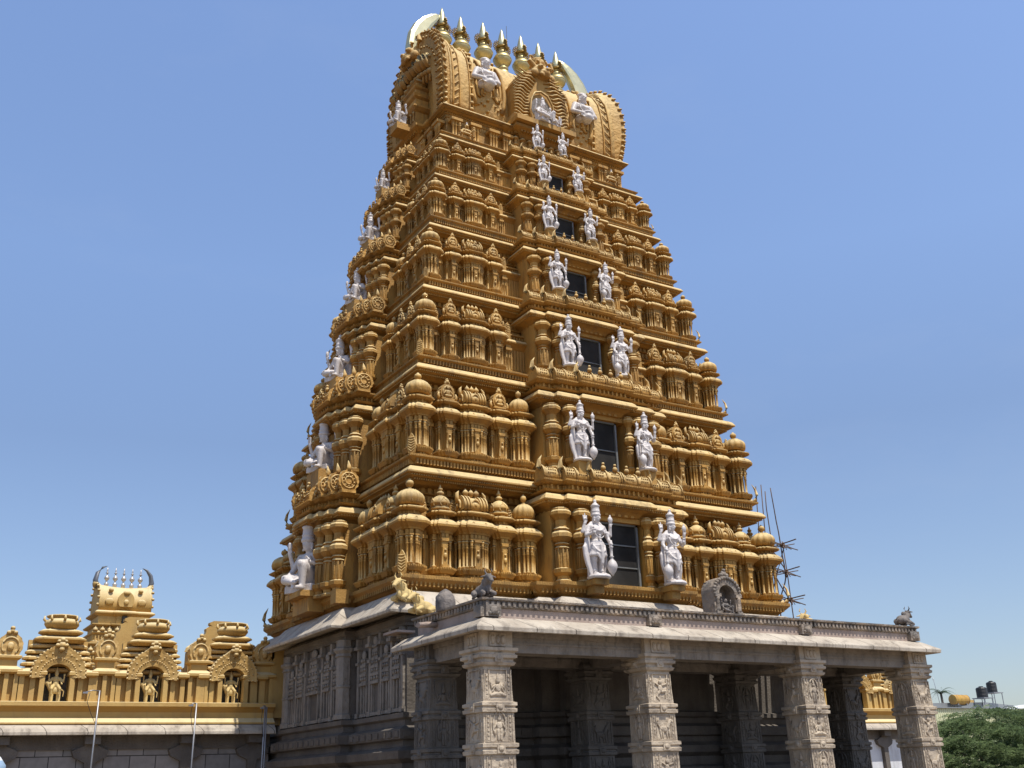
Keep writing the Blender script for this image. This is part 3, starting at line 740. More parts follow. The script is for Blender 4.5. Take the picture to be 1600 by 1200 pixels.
# relief on the front slope : bands, scrolls and leaf flames follow the section
def on_roof(x, t):
    """t 0..1 from base to crown of the near slope, slightly proud"""
    ks = [(0, .95), (1.5, .955), (3, .965), (4.2, .985), (4.9, 1.0), (5.25, 1.05)]; kk = 1.05
    for (xa, ka), (xb, kb) in zip(ks, ks[1:]):
        if xa <= abs(x) <= xb: kk = ka+(kb-ka)*(abs(x)-xa)/(xb-xa)
    sec = roofsec(kk+.006, .1*abs(x)/5)[:11]
    f = t*(len(sec)-1); a = min(int(f), len(sec)-2); u = f-a
    y = sec[a][0]*(1-u)+sec[a+1][0]*u; z = sec[a][1]*(1-u)+sec[a+1][1]*u
    return Vector((x, y-.03, z+.01))
for sx in (-1, 1):
    mb = MB()
    for x, r in ((5.05, .05), (4.62, .045), (4.0, .04), (3.82, .03)):
        mb.tube([on_roof(sx*x, .02+.93*k/14) for k in range(15)], r, 6)
    for k in range(14):   # ladder of leaves between the ribs
        t = .04+.88*k/14
        mb.cap(on_roof(sx*4.95, t), on_roof(sx*4.7, t+.035), .05, .03, 6)
        mb.ell(on_roof(sx*3.9, t+.02), (.13, .12, .13), 7, 4)
    # S scrolls
    for cx, sgn in ((3.0-.95, 1), (3.0+.42, -1)) if True else ():
        pass
    for cx, dr in ((2.25, 1), (3.45, -1)):
        pth = []
        for k in range(26):
            a = k*.42; r = .05+.021*k
            pth.append(on_roof(sx*(cx-.5*dr*0)+sx*dr*r*math.cos(a)*.75, min(.9, max(.03, .33+r*math.sin(a)*.42))))
        mb.tube(pth, [.05+.003*k for k in range(26)], 6)
        for k in range(12):
            mb.ell(on_roof(sx*cx+.42*math.cos(k*.52)*.8, .33+.19*math.sin(k*.52)), (.075, .07, .075), 6, 4)
        for k in range(7): mb.ell(on_roof(sx*(cx-.12*dr+.1*dr*(k % 2)), .6+.04*k), (.11, .08, .09), 6, 4)
    for k in range(9): mb.ell(on_roof(sx*3.0+(.1 if k % 2 else -.1), .05+.05*k), (.1, .09, .1), 6, 4)
    mb.build('roof_relief', OCHL, tower)
# flared end gables
def gable_end(sx):
    mb = MB()
    sec = roofsec(1.03, .25)
    x0 = sx*5.2; x1 = sx*5.62
    outer = [(y*1.05, 33.95+(z-33.95)*1.035) for y, z in sec]; inner = [(y*.70, 34.0+(z-33.95)*.74) for y, z in sec]
    fl = lambda z: sx*(.42 if sx > 0 else .08)*max(0, math.sin(PI*(z-33.9)/5.9))
    a0 = [mb.vert((x0, y, z)) for y, z in sec]; a1 = [mb.vert((x1+fl(z), y, z)) for y, z in outer]; b1 = [mb.vert((x1+sx*.06+fl(z), y, z)) for y, z in inner]; b0 = [mb.vert((x0-sx*.1, y*.96, z)) for y, z in inner]
    mb.skin([a0, a1, b1, b0], False, False, True)
    # flame tufts round the edge
    for k in range(len(outer)-1):
        for u in (0, .5):
            y = outer[k][0]*(1-u)+outer[k+1][0]*u; z = outer[k][1]*(1-u)+outer[k+1][1]*u
            dy, dz = y, z-36.0; L = math.hypot(dy, dz); dy /= L; dz /= L; x1 = sx*5.62+fl(z)
            mb.cap((x1-sx*.1, y, z), (x1, y+dy*.08, z+dz*.09), .12, .05, 6)
            mb.ell((x1+sx*.05, y*.93, 33.95+(z-33.95)*.94), (.06, .08, .10), 6, 4)
            mb.ell((x1+sx*.1, y*.82, 33.95+(z-33.95)*.84), (.06, .06, .08), 6, 4)
            mb.tube([(x1+sx*.08, y*.98, z), (x1+sx*.16, y*.9, z-.1), (x1+sx*.1, y*.84, z+.02)], [.05, .07, .03], 6)
    return mb
for sx in (-1, 1): gable_end(sx).build('end_gable', OCHC, tower)
# small aedicule standing in the near gable
mb = MB(); mb.M = Matrix.Translation((-5.75, -.35, 33.8)) @ Matrix.Rotation(-PI/2, 4, 'Z')
mb.sweep(rect(.75, .45), [(0, 0), (0, .25), (-.1, .3), (-.1, .9), (0, .95), (.12, 1.1), (.12, 1.2), (-.08, 1.35), (-.08, 1.7), (.06, 1.8), (.1, 1.95), (-.1, 2.1), (-.1, 2.3), (0, 2.4), (.02, 2.5), (-.18, 2.65), (-.18, 2.8), (-.1, 2.9), (-.2, 3.05), (-.4, 3.3)])
dentils(mb, rect(.75, .45), .1, 1.12, 1.18, .04, .07, .06)
for x in (-.5, -.2, .2, .5): mb.lathe((x, -.42, .28), [(.07, 0), (.045, .06), (.045, .5), (.08, .62)], 6)
mb.M = None
mb.build('gable_aedicule', OCH, tower)
mb = MB(); mb.bx(-5.35, -5.28, -2.0, 2.0, 34.1, 37.3); mb.build('gable_recess', OCH, tower)
# bracket masks (lion faces) on the gables and on the front gablet
def mask(mb):
    mb.ell((0, 0, 0), (.62, .5, .55), 14, 10); mb.ell((0, -.38, -.18), (.36, .3, .25), 12, 8)
    for sx in (-1, 1):
        mb.ell((sx*.27, -.42, .16), (.17, .15, .17), 10, 7); mb.ell((sx*.27, -.55, .16), (.08, .07, .08), 8, 5)
        mb.tube([(sx*.45, -.1, .3), (sx*.75, -.1, .55), (sx*.65, -.1, .9), (sx*.45, -.1, .85)], [.16, .14, .1, .04], 8)
        mb.ell((sx*.55, -.25, -.2), (.22, .2, .25), 10, 6); mb.cap((sx*.2, -.55, -.3), (sx*.22, -.6, -.5), .06, .02, 6)
        mb.tube([(sx*.15, -.2, .45), (sx*.3, -.25, .65), (sx*.2, -.3, .8)], [.1, .1, .04], 8)
    mb.ell((0, -.62, -.02), (.12, .12, .1), 8, 6)
    mb.cap((-.3, -.5, -.33), (.3, -.5, -.33), .1, .1, 8); mb.ell((0, -.2, .62), (.16, .16, .25), 8, 6)
mk = MB(); mask(mk); MASK = remeshed(mk, 'lion_mask', .035, OCHS, 1)
link('lion_mask', MASK, None, tower, (-5.75, -.1, 38.75), -PI/2, 1.15)
link('lion_mask', MASK, None, tower, (5.75, -.1, 38.75), PI/2, 1.15)
link('lion_mask', MASK, None, tower, (.2, -3.5, 37.65), .1, 1.05)
# pillars / brackets hanging under the near mask
rngs = random.Random(3)
for k in range(11):
    y = -1.9+3.8*k/10; q = .13+.05*(k % 3)
    mb = MB(); z = 38.3-.18*abs(y)**1.6
    mb.tube([(-5.55, y, z), (-5.95, y*1.05, z-.12), (-6.05, y*1.05, z-.5), (-5.9, y*1.02, z-.75), (-5.65, y, z-.7)], [q*.6, q, q*1.1, q*.8, q*.4], 8)
    mb.ell((-5.75, y*1.02, z-1.05), (.2, .12, .17), 7, 5); mb.tube([(-5.7, y, z-.6), (-5.72, y, z-1.6)], [.1, .07], 6)
    mb.build('gable_bracket', OCHS, tower)
# central gablet on the front
mb = MB(); pts = [(-1.72, 34.0), (-1.62, 34.6), (-1.66, 35.4)]
for k in range(21):
    t = -1.45+2.9*k/20; r = 1+(.05 if k % 2 else 0); pts.append((1.66*r*math.sin(t), 36.0+1.45*r*math.cos(t)+(.35*(1-abs(t)/.7) if abs(t) < .7 else 0)))
pts += [(1.66, 35.4), (1.62, 34.6), (1.72, 34.0)]
mb.prism(pts, -3.72, -2.9)
mb.bx(-1.85, 1.85, -4.25, -2.9, 33.78, 34.06)
for sx in (-1, 1):
    for k in range(15):
        z = 34.2+.215*k; xo = 1.64 if z < 36.2 else 1.64*math.sqrt(max(.05, 1-((z-36.2)/1.5)**2)); xi = .78 if z < 35.9 else max(.25, .78-(z-35.9)*.5)
        if xo-xi < .15: continue
        pth = [Vector((sx*(xi+(xo+.1-xi)*f), -3.75-.05*math.sin(PI*f), z+.075*math.sin(f*9+k*.4)+.16*f*f)) for f in [q/7 for q in range(8)]]
        mb.tube(pth, [.03, .05, .06, .06, .06, .05, .04, .015], 6)
        mb.ell(pth[3], (.05, .06, .05), 5, 4)
    mb.tube([(sx*.72, -3.8, 34.2), (sx*.76, -3.84, 34.9), (sx*.68, -3.85, 35.6), (sx*.4, -3.84, 36.1), (0, -3.82, 36.28)], .06, 6)
mb.build('front_gablet', OCHL, tower)
mb = MB(); mb.prism([(.62*math.sin(t), 35.2+.72*math.cos(t)) for t in [-2.2+4.4*k/16 for k in range(17)]], -3.735, -3.725); mb.build('gablet_shade_plate', STND, tower)  # dark plate on the flat gablet face paints in a hollow's shade
mb = MB(); mb.lathe((0.2, -3.2, 38.3), [(.35, 0), (.4, .12), (.32, .3), (.4, .45), (.3, .55), (.15, .6)], 12); mb.build('gablet_cap', OCHL, tower)

# ---- seven gilded finials
mk = MB(); mk.lathe((0, 0, 0), [(.40, -.25), (.40, 0), (.42, .1), (.36, .24), (.24, .3), (.24, .36), (.32, .42), (.34, .5), (.22, .56), (.2, .66), (.3, .74), (.43, .84), (.52, 1.0), (.54, 1.12), (.53, 1.2), (.45, 1.36), (.32, 1.46), (.26, 1.5), (.3, 1.55), (.32, 1.64), (.26, 1.72), (.16, 1.78), (.15, 1.84), (.22, 1.9), (.27, 2.02), (.26, 2.1), (.2, 2.16)], 28)
mk.lathe((0, 0, 1.1), [(.545, 0), (.56, .03), (.545, .06)], 28)
POT = mesh_of(mk, 'finial', BRASS)
mk = MB(); mk.lathe((0, 0, 2.1), [(.2, 0), (.235, .05), (.245, .2), (.22, .45), (.15, .8), (.07, 1.1), (.0001, 1.3)], 20); SPIRE = mesh_of(mk, 'spire', GOLDP)
mk = MB()
for ang in (0, PI/2):
    for k in range(18):
        a = 2*PI*k/18
        for r, q in ((.40, .055), (.53, .06)):
            x = r*math.cos(a+ (0 if r < .4 else .17)); z = 2.0+r*math.sin(a+(0 if r < .4 else .17))*.85
            c = (x, 0, z) if ang == 0 else (0, x, z)
            pth = [(c[0]+(q*1.1*math.cos(b) if ang == 0 else 0), c[1]+(q*1.1*math.cos(b) if ang else 0), c[2]+q*1.1*math.sin(b)) for b in [2*PI*j/6 for j in range(7)]]
            mk.tube(pth, .032, 4)
mk.lathe((0, 0, 1.9), [(.26, 0), (.33, .03), (.36, .09), (.3, .14), (.24, .2)], 18, lobes=18, la=.12)
RINGM = mesh_of(mk, 'petal_ring', BRASSD)
kx = [-3.95, -2.75, -1.25, 0.02, 1.35, 2.6, 3.85]; kz = [39.75, 39.65, 39.85, 39.85, 39.95, 39.9, 39.75]
for x, z in zip(kx, kz):
    o = link('finial', POT, None, tower, (x, 0, z))
    link('spire', SPIRE, None, o); link('petal_ring', RINGM, None, o)
mb = MB(); mb.tube([(.45, .1, 39.5), (.45, .1, 43.7)], .015, 5); mb.build('lightning_rod', WIRE, tower)
# crescent horns
def crescent(sx):
    mb = MB()
    pth = []; rad = []
    P = [(-5.55, 39.0, .62), (-5.62, 39.7, .6), (-5.55, 40.4, .56), (-5.3, 41.05, .50), (-4.95, 41.6, .42), (-4.55, 42.05, .30), (-4.3, 42.3, .18), (-4.05, 42.5, .03)]
    rings = []
    for k, (x, z, r) in enumerate(P):
        a = Vector((P[max(k-1, 0)][0], P[max(k-1, 0)][1])); b = Vector((P[min(k+1, 7)][0], P[min(k+1, 7)][1])); t = (b-a).normalized(); n = Vector((-t.y, t.x))
        th = .34*(r/.62)**.6
        sec = [(r, 0), (r*.86, th*.8), (r*.5, th), (-r*.5, th), (-r*.86, th*.8), (-r, 0), (-r*.86, -th*.8), (-r*.5, -th), (r*.5, -th), (r*.86, -th*.8)]
        rings.append([mb.vert((-sx*(x+n.x*u), v, z+n.y*u)) for u, v in sec])
    mb.skin(rings, False)
    return mb
for sx in (-1, 1):
    o = crescent(sx).build('crescent_horn', GOLDP, tower)

# ------------------------------------------------------------------ figures (voxel-fused sculptures)
def hand(mb, p, d, k=1):
    """palm at p, fingers along d"""
    p = Vector(p); d = Vector(d).normalized(); s = d.cross(Vector((0, 1, 0)))
    s = s.normalized() if s.length > .1 else Vector((1, 0, 0))
    mb.ell(p, (.075*k, .055*k, .075*k), 8, 6)
    for j, L in enumerate((.12, .15, .14, .11)):
        o = s*((j-1.5)*.04*k); m = p+o+d*L*.6*k; mb.cap(p+o*.8, m, .026*k, .024*k, 6); mb.cap(m, m+(d*.6+Vector((0, -.5, 0))).normalized()*L*.5*k, .024*k, .02*k, 6)
    mb.cap(p-s*.05*k, p-s*.11*k+d*.05*k, .028*k, .022*k, 6)
def head(mb, c, r=.17, yaw=.45):
    M0 = mb.M; mb.M = (M0 if M0 is not None else Matrix()) @ Matrix.Translation(c) @ Matrix.Rotation(yaw, 4, 'Z')
    mb.ell((0, 0, .02), (r*.92, r, r*1.2), 14, 10); mb.ell((0, -r*.35, -r*.75), (r*.5, r*.5, r*.4), 8, 6)
    mb.cap((0, -r*.98, r*.25), (0, -r*1.2, -r*.18), r*.10, r*.17, 6)
    for sx in (-1, 1):
        mb.ell((sx*r*.4, -r*.9, r*.2), (r*.2, r*.1, r*.1), 8, 5); mb.cap((sx*r*.18, -r*.98, r*.42), (sx*r*.6, -r*.8, r*.42), r*.07, r*.06, 6)
        mb.ell((sx*r*1.0, 0, -r*.15), (r*.16, r*.25, r*.5), 8, 6); mb.ell((sx*r*1.05, -.02, -r*.8), (r*.2, r*.2, r*.25), 8, 5)
    mb.cap((-r*.28, -r*.95, -r*.48), (r*.28, -r*.95, -r*.48), r*.09, r*.09, 6)
    mb.ell((0, r*.35, -r*.4), (r*1.05, r*.6, r*1.0), 10, 8)
    mb.M = M0
def torso(mb, z=0, y=0):
    mb.ell((0, y, z+1.42), (.27, .2, .2), 12, 8); mb.ell((0, y, z+1.6), (.23, .17, .25), 12, 8); mb.ell((0, y-.02, z+1.86), (.33, .21, .24), 12, 8)
    mb.cap((-.33, y, z+2.02), (.33, y, z+2.02), .12, .12, 10); mb.cap((0, y, z+2.0), (0, y-.02, z+2.28), .1, .09, 8)
    for sx in (-1, 1): mb.ell((sx*.13, y-.17, z+1.88), (.12, .08, .11), 8, 6)
    # necklaces
    mb.tube([(.24*math.sin(t), y-.17-.07*math.cos(t), z+2.05-.2*math.cos(t)) for t in [-1.4+2.8*k/8 for k in range(9)]], .03, 6)
    mb.tube([(.30*math.sin(t), y-.16-.10*math.cos(t), z+2.05-.5*math.cos(t)) for t in [-1.3+2.6*k/8 for k in range(9)]], .028, 6)
    mb.ell((0, y-.24, z+1.66), (.06, .04, .06), 6, 5)
def arm(mb, a, b, c, r=1.0, hd=(0, 0, 1), fist=False):
    mb.cap(a, b, .105*r, .08*r, 10); mb.cap(b, c, .08*r, .058*r, 10)
    A, B = Vector(a), Vector(b); m = A*.5+B*.5
    mb.ell(m, (.115*r, .115*r, .05*r), 8, 5); mb.ell(Vector(c)*.85+B*.15, (.08*r, .08*r, .035*r), 8, 5)
    if fist:
        mb.ell(c, (.09, .08, .08), 8, 6)
        for j in range(4): mb.cap((c[0]-.05+.033*j, c[1]-.07, c[2]+.03), (c[0]-.05+.033*j, c[1]-.08, c[2]-.04), .022, .02, 6)
    else: hand(mb, c, hd)
def crownmb(c, k=1.0):
    mb = MB()
    mb.lathe(c, [(.15*k, -.1*k), (.21*k, -.06*k), (.215*k, 0), (.19*k, .02*k), (.185*k, .1*k), (.2*k, .12*k), (.18*k, .15*k), (.165*k, .32*k), (.19*k, .35*k), (.2*k, .38*k), (.12*k, .45*k), (.09*k, .5*k), (.05*k, .53*k), (.075*k, .58*k), (.06*k, .63*k), (.0001, .68*k)], 18, lobes=9, la=.04)
    return mb
CROWN = mesh_of(crownmb((0, 0, 0)), 'crown', WHT)

def guardian(var):
    sx = 1 if var == 0 else -1
    mb = MB()
    mb.lathe((0, -.02, 0), [(.42, 0), (.46, .06), (.42, .13), (.34, .15)], 20, lobes=12, la=.05)
    for q in (-1, 1):
        mb.cap((q*.16, .06, .2), (q*.19, -.2, .17), .085, .06, 8)
        for j in range(5): mb.cap((q*.19-.06+.03*j, -.24, .16), (q*.19-.07+.035*j, -.3, .155), .024, .02, 6)
        mb.cap((q*.16, .04, .26), (q*.17, .0, .72), .085, .125, 10); mb.cap((q*.17, -.0, .74), (q*.15, 0, 1.28), .145, .2, 10)
        mb.ell((q*.17, -.11, .78), (.09, .06, .1), 8, 6); mb.ell((q*.16, .03, .32), (.125, .125, .045), 10, 5)
    mb.lathe((0, 0, 0), [(.40, .86), (.41, .92), (.36, 1.05), (.335, 1.2), (.31, 1.34), (.25, 1.4)], 24, lobes=14, la=.06, sx=1.0, sy=.72)
    for q in (-1, 1):
        mb.tube([(q*.3, -.1, 1.32), (q*.2, -.27, 1.08), (0, -.3, .95)], .04, 6); mb.tube([(q*.3, -.12, 1.2), (q*.17, -.26, .92), (q*.05, -.28, .7)], [.04, .05, .03], 6)
    mb.tube([(0, -.27, 1.3), (.02, -.31, 1.0), (0, -.29, .55), (.02, -.25, .45)], [.07, .08, .07, .03], 8)
    mb.lathe((0, 0, 1.34), [(.30, 0), (.32, .04), (.30, .09)], 20, sx=1, sy=.72)
    mb.lathe((0, 0, 1.24), [(.32, 0), (.345, .03), (.32, .06)], 20, sx=1, sy=.75)
    torso(mb)
    head(mb, (0, -.05, 2.38), .165, .45)
    # mace arm
    arm(mb, (sx*.36, 0, 2.0), (sx*.52, -.05, 1.62), (sx*.5, -.22, 1.36), 1, (0, -.2, -1), True)
    # gesturing arm
    arm(mb, (-sx*.36, 0, 2.0), (-sx*.52, -.06, 1.66), (-sx*.34, -.34, 1.74), 1, (-sx*.1, -.1, 1))
    # rear arms
    arm(mb, (.34, .07, 1.96), (.72, .06, 1.76), (.68, -.04, 2.16), .95, (0, -.1, 1)); arm(mb, (-.34, .07, 1.96), (-.6, .08, 1.82), (-.5, .0, 2.2), .95, (0, -.1, 1))
    mb.ell((.68, -.06, 2.38), (.12, .07, .13), 10, 7); mb.ell((.68, -.06, 2.52), (.05, .04, .07), 8, 5)
    for q in (-.09, 0, .09): mb.cap((-.5+q*.6, 0, 2.3), (-.5+q, 0, 2.55-abs(q)), .045, .025, 6)
    # curls on the shoulders
    for q in (-1, 1):
        for j in range(3): mb.ell((q*(.2+.05*j), .02, 2.18-.05*j), (.08, .08, .07), 8, 5)
    body = remeshed(mb, 'statue', .026, WHT, 1)
    m2 = MB()   # mace
    m2.lathe((sx*.5, -.24, 0), [(.03, .12), (.07, .2), (.13, .28), (.19, .42), (.2, .52), (.15, .66), (.06, .76), (.05, .82), (.09, .86), (.05, .9), (.055, 1.2), (.09, 1.24), (.055, 1.28), (.05, 1.5), (.001, 1.52)], 16, lobes=8, la=.05)
    m3 = MB()   # long scarf hanging behind one hip, with ribs
    prev = None
    path = [(-.36, .05, 1.72), (-.52, .02, 1.5), (-.62, 0, 1.2), (-.6, 0, .85), (-.52, 0, .5), (-.4, 0, .14)]
    for k in range(5):
        o = .06*k
        m3.tube([(x+o*(1.0 if z < 1.6 else .3), y+.02*k-.02, z-(.03*k)) for x, y, z in path], [.05, .075, .08, .08, .07, .03], 8)
    m3.tube([(.35, .06, 1.5), (.46, .08, 1.1), (.42, .08, .6), (.36, .08, .15)], [.05, .09, .1, .04], 8, flat=.5)
    m3.bx(-.4, .38, .1, .2, .1, 1.6)
    return body, mesh_of(m2, 'mace', WHT), remeshed(m3, 'scarf', .035, WHT, 1)
GU = [guardian(0), guardian(1)]
ST = [(1.96, -8.98, 9.0, 3.16), (1.75, -8.05, 14.12, 2.72), (1.48, -7.18, 18.78, 2.55), (1.41, -6.47, 22.93, 2.12), (1.24, -5.8, 26.52, 1.87), (1.06, -5.25, 29.55, 1.56), (.80, -4.45, 32.05, 1.5)]
ordn = ['lowest', 'second lowest', 'third lowest', 'fourth lowest', 'fifth lowest', 'sixth lowest', 'topmost']
ordm = ['lowest', 'second from below', 'third from below', 'fourth from below', 'fifth from below', 'sixth from below']
for i, (x, y, z, h) in enumerate(ST):
    k = h/3.06
    for v, sx in ((0, -1), (1, 1)):
        b, m, sfm = GU[v]
        o = link('statue', b, None, None, (sx*x, y, z), [.0, .1, -.06, .14, .03, -.08, .05][i]*(1 if sx > 0 else -.7), k)
        tag(o, 'white standing guardian %s of the %s window' % ('left' if sx < 0 else 'right', ordn[i]), 'statue', 'white guardian statues flanking the tower windows')
        link('mace', m, None, o); link('scarf', sfm, None, o); c = link('crown', CROWN, None, o, (0, -.03, 2.53), 0, .92)
    if i:   # pedestals under the statues (part of the tower)
        for sx in (-1, 1):
            mb = MB(); mb.bx(sx*x-.36*k, sx*x+.36*k, y-.2*k, y+.5*k, z-.62*S[i-1], z-.002)
            mb.build('statue_pedestal', OCHL, tower)

def seated(bust=False, arms4=True):
    mb = MB()
    z = -.95
    if not bust:
        mb.ell((0, 0, .42), (.42, .34, .25), 12, 8)
        # one leg folded, the other knee raised and foot down
        mb.cap((-.2, -.1, .42), (-.52, -.42, .42), .2, .15, 10); mb.cap((-.52, -.42, .40), (-.05, -.62, .28), .14, .09, 10); mb.cap((-.02, -.62, .26), (.14, -.68, .24), .08, .05, 8)
        mb.cap((.2, -.1, .45), (.38, -.6, .74), .2, .15, 10); mb.cap((.38, -.62, .72), (.36, -.6, .12), .15, .09, 10); mb.cap((.36, -.58, .08), (.38, -.84, .05), .085, .06, 8)
        mb.ell((.37, -.72, .76), (.12, .08, .12), 8, 6)
        mb.lathe((0, 0, .5), [(.34, -.1), (.37, 0), (.33, .08)], 18, sx=1, sy=.8)
        mb.tube([(-.1, -.3, .45), (0, -.55, .3), (.05, -.7, .05)], [.1, .1, .05], 8, flat=.5)
        mb.box((0, 0, .1), (.55, .42, .1))
    else:
        mb.lathe((0, 0, 0), [(.26, .3), (.33, .36), (.35, .5), (.3, .55), (.3, .62), (.34, .68)], 20, sy=.9)
    mb.M = Matrix.Translation((0, 0, z+.02))
    torso(mb)
    head(mb, (0, -.05, 2.38), .18, .15 if bust else 0)
    if bust:
        for q in (-1, 1):
            mb.cap((q*.36, 0, 2.0), (q*.56, -.08, 1.6), .14, .1, 10); mb.cap((q*.56, -.08, 1.6), (q*.26, -.36, 1.42), .1, .08, 10); hand(mb, (q*.22, -.36, 1.4), (-q*.3, 0, -1), 1.3)
        mb.M = None
        mb.lathe((0, -.3, .2), [(.13, 0), (.2, .05), (.24, .15), (.2, .28), (.24, .36), (.2, .42)], 16); mb.ell((0, 0, 1.52+.1), (.19, .19, .12), 12, 6)
        for k in range(9): a = PI*k/8; mb.ell((.19*math.cos(a), -.02-.14*math.sin(a), 1.60), (.06, .06, .06), 6, 4)
    else:
        arm(mb, (.36, 0, 2.0), (.58, -.12, 1.7), (.42, -.5, 1.78), 1, (0, -.1, 1)); arm(mb, (-.36, 0, 2.0), (-.58, -.1, 1.62), (-.42, -.42, 1.42), 1, (0, -1, 0))
        arm(mb, (.34, .07, 1.96), (.7, .05, 1.8), (.72, -.1, 2.22), .95, (0, 0, 1)); arm(mb, (-.34, .07, 1.96), (-.7, .05, 1.8), (-.72, -.1, 2.22), .95, (0, 0, 1))
        mb.ell((.72, -.1, 2.42), (.11, .08, .13), 8, 6); mb.ell((-.72, -.1, 2.42), (.08, .08, .15), 8, 6)
        mb.M = None
        for q in (-1, 1): mb.tube([(q*.3, .12, 1.1), (q*.5, .15, .7), (q*.45, .15, .2)], [.06, .12, .1], 8)
        mb.box((0, .14, .75), (.36, .06, .5))
    return mb
SEAT = remeshed(seated(), 'statue', .028, WHT, 1)
BUST = remeshed(seated(True), 'statue', .028, WHT, 1)
SEATO = SEAT.copy(); SEATO.materials.clear(); SEATO.materials.append(OCHS)
SEATD = SEAT.copy(); SEATD.materials.clear(); SEATD.materials.append(STND)
SL = [(-10.62, 0, 9.3, 2.65), (-10.05, .1, 14.7, 2.1), (-9.4, .1, 19.15, 1.95), (-8.62, .1, 23.3, 1.62), (-7.98, .1, 26.72, 1.5), (-7.35, .1, 29.95, 1.1), (-6.62, -.15, 33.95, 1.35)]
for i, (x, y, z, h) in enumerate(SL):
    k = h/2.25*1.22; x -= .12; y -= .12
    o = link('statue', SEAT, None, None, (x, y, z), -PI/2+.42, k)
    tag(o, ('white seated deity on the left side of the tower, %s' % ordm[i]) if i < 6 else 'white seated deity in the end gable of the tower roof', 'statue', 'white seated deities on the side face of the tower')
    link('crown', CROWN, None, o, (0, -.05, 1.6), 0, 1.0)
    mb = MB(); mb.bx(x-.5*k+.05, x+.9*k, y-.62*k, y+.62*k, z-.75*S[max(0, i-1)] if i else 9.06, z-.003); mb.build('statue_pedestal', OCH, tower)
for x, lb in ((-3.07, 'left'), (3.25, 'right')):
    o = link('statue', BUST, None, None, (x, -3.12, 35.42), 0, 1.36)
    tag(o, 'white bust of a drummer leaning from the %s half of the tower roof' % lb, 'statue', 'white drummer busts on the roof')
o = link('statue', SEAT, None, None, (-.1, -4.0, 34.08), .3, .8); link('crown', CROWN, None, o, (0, -.05, 1.6), 0, .8)
tag(o, 'large white seated deity in the round front gablet of the tower roof', 'statue')
o = link('statue', SEAT, None, None, (.62, -3.98, 34.1), .1, .52); link('crown', CROWN, None, o, (0, -.05, 1.6), 0, .8)
tag(o, 'small white seated companion figure beside the large deity in the roof gablet', 'statue')
for x, h, lb in ((-4.55, .62, 'left'), (4.55, .62, 'right')):
    o = link('statue', SEATO, None, None, (x, -3.62, 31.83), 0, .56)
    tag(o, 'small ochre seated figure at the %s end of the top storey' % lb, 'statue')
    link('topknot', CROWN, OCHS, o, (0, -.05, 1.6), 0, .5)

# beasts
def cow(mb):
    # recumbent, facing -y
    mb.ell((0, .45, .42), (.36, .62, .36), 14, 10); mb.ell((0, .0, .5), (.32, .36, .38), 12, 8); mb.ell((0, .08, .88), (.16, .26, .2), 10, 6)
    mb.cap((0, -.15, .68), (0, -.5, 1.0), .25, .17, 12); mb.cap((0, -.52, 1.02), (0, -.86, .82), .18, .11, 12)
    mb.ell((0, -.92, .77), (.12, .1, .09), 8, 6); mb.ell((0, -.25, .45), (.14, .25, .28), 8, 6)
    for q in (-1, 1):
        mb.ell((q*.11, -.68, 1.0), (.05, .06, .045), 8, 5); mb.cap((q*.16, -.48, 1.08), (q*.4, -.45, 1.02), .06, .035, 8)
        mb.tube([(q*.1, -.48, 1.15), (q*.2, -.48, 1.32), (q*.12, -.5, 1.5)], [.06, .045, .015], 8)
        mb.cap((q*.22, -.1, .35), (q*.3, -.55, .2), .14, .1, 10); mb.cap((q*.3, -.55, .16), (q*.24, -.15, .1), .09, .07, 8)
        mb.cap((q*.3, .75, .35), (q*.46, .3, .22), .2, .12, 10); mb.cap((q*.46, .3, .14), (q*.42, .7, .1), .09, .07, 8)
        mb.ell((q*.04, -.98, .8), (.03, .03, .025), 6, 4)
    mb.tube([(0, 1.02, .5), (.1, 1.14, .3), (.2, 1.1, .1), (.3, .9, .07)], [.05, .04, .035, .05], 6)
    mb.tube([(.27*math.sin(t), -.3-.05*math.cos(t), .83+.27*math.cos(t)) for t in [2*PI*k/14 for k in range(15)]], .035, 6)
def lion(mb):
    # seated, facing -y
    mb.ell((0, .25, .32), (.3, .4, .3), 12, 8); mb.cap((0, .1, .4), (0, -.12, .78), .27, .24, 12); mb.ell((0, -.18, .95), (.2, .2, .2), 12, 8)
    mb.ell((0, -.36, .9), (.11, .12, .1), 8, 6); mb.ell((0, -.05, .88), (.27, .2, .28), 12, 8)
    for q in (-1, 1):
        mb.ell((q*.16, -.1, 1.13), (.06, .04, .08), 8, 5); mb.cap((q*.15, -.15, .6), (q*.17, -.25, .1), .1, .08, 8); mb.cap((q*.17, -.25, .06), (q*.17, -.38, .05), .08, .06, 8)
        mb.cap((q*.26, .3, .25), (q*.3, -.08, .18), .17, .12, 8); mb.cap((q*.3, -.08, .1), (q*.3, .2, .07), .08, .07, 8); mb.ell((q*.09, -.32, 1.0), (.045, .04, .04), 6, 4)
    mb.tube([(0, .6, .2), (.12, .7, .5), (.05, .62, .8), (0, .5, .75)], [.06, .05, .05, .08], 6)
    mb.box((0, .1, -.03), (.4, .55, .06))
mk = MB(); cow(mk); COW = remeshed(mk, 'bull_statue', .028, YELS, 1)
mk = MB(); lion(mk); LION = remeshed(mk, 'lion_statue', .026, STND, 1)
LIONY = LION.copy(); LIONY.materials.clear(); LIONY.materials.append(YELS)
COWD = COW.copy(); COWD.materials.clear(); COWD.materials.append(STND)
o = link('bull_statue', COW, None, None, (-10.15, -8.1, 7.72), -.95, .72)
tag(o, 'yellow painted bull statue leaning out over the near corner of the white stone eave', 'statue')
o = link('bull_statue', COW, None, None, (-10.3, -9.75, 7.08), -1.2, .62)
tag(o, 'smaller yellow reclining bull statue on the slab between eave and porch roof', 'statue')
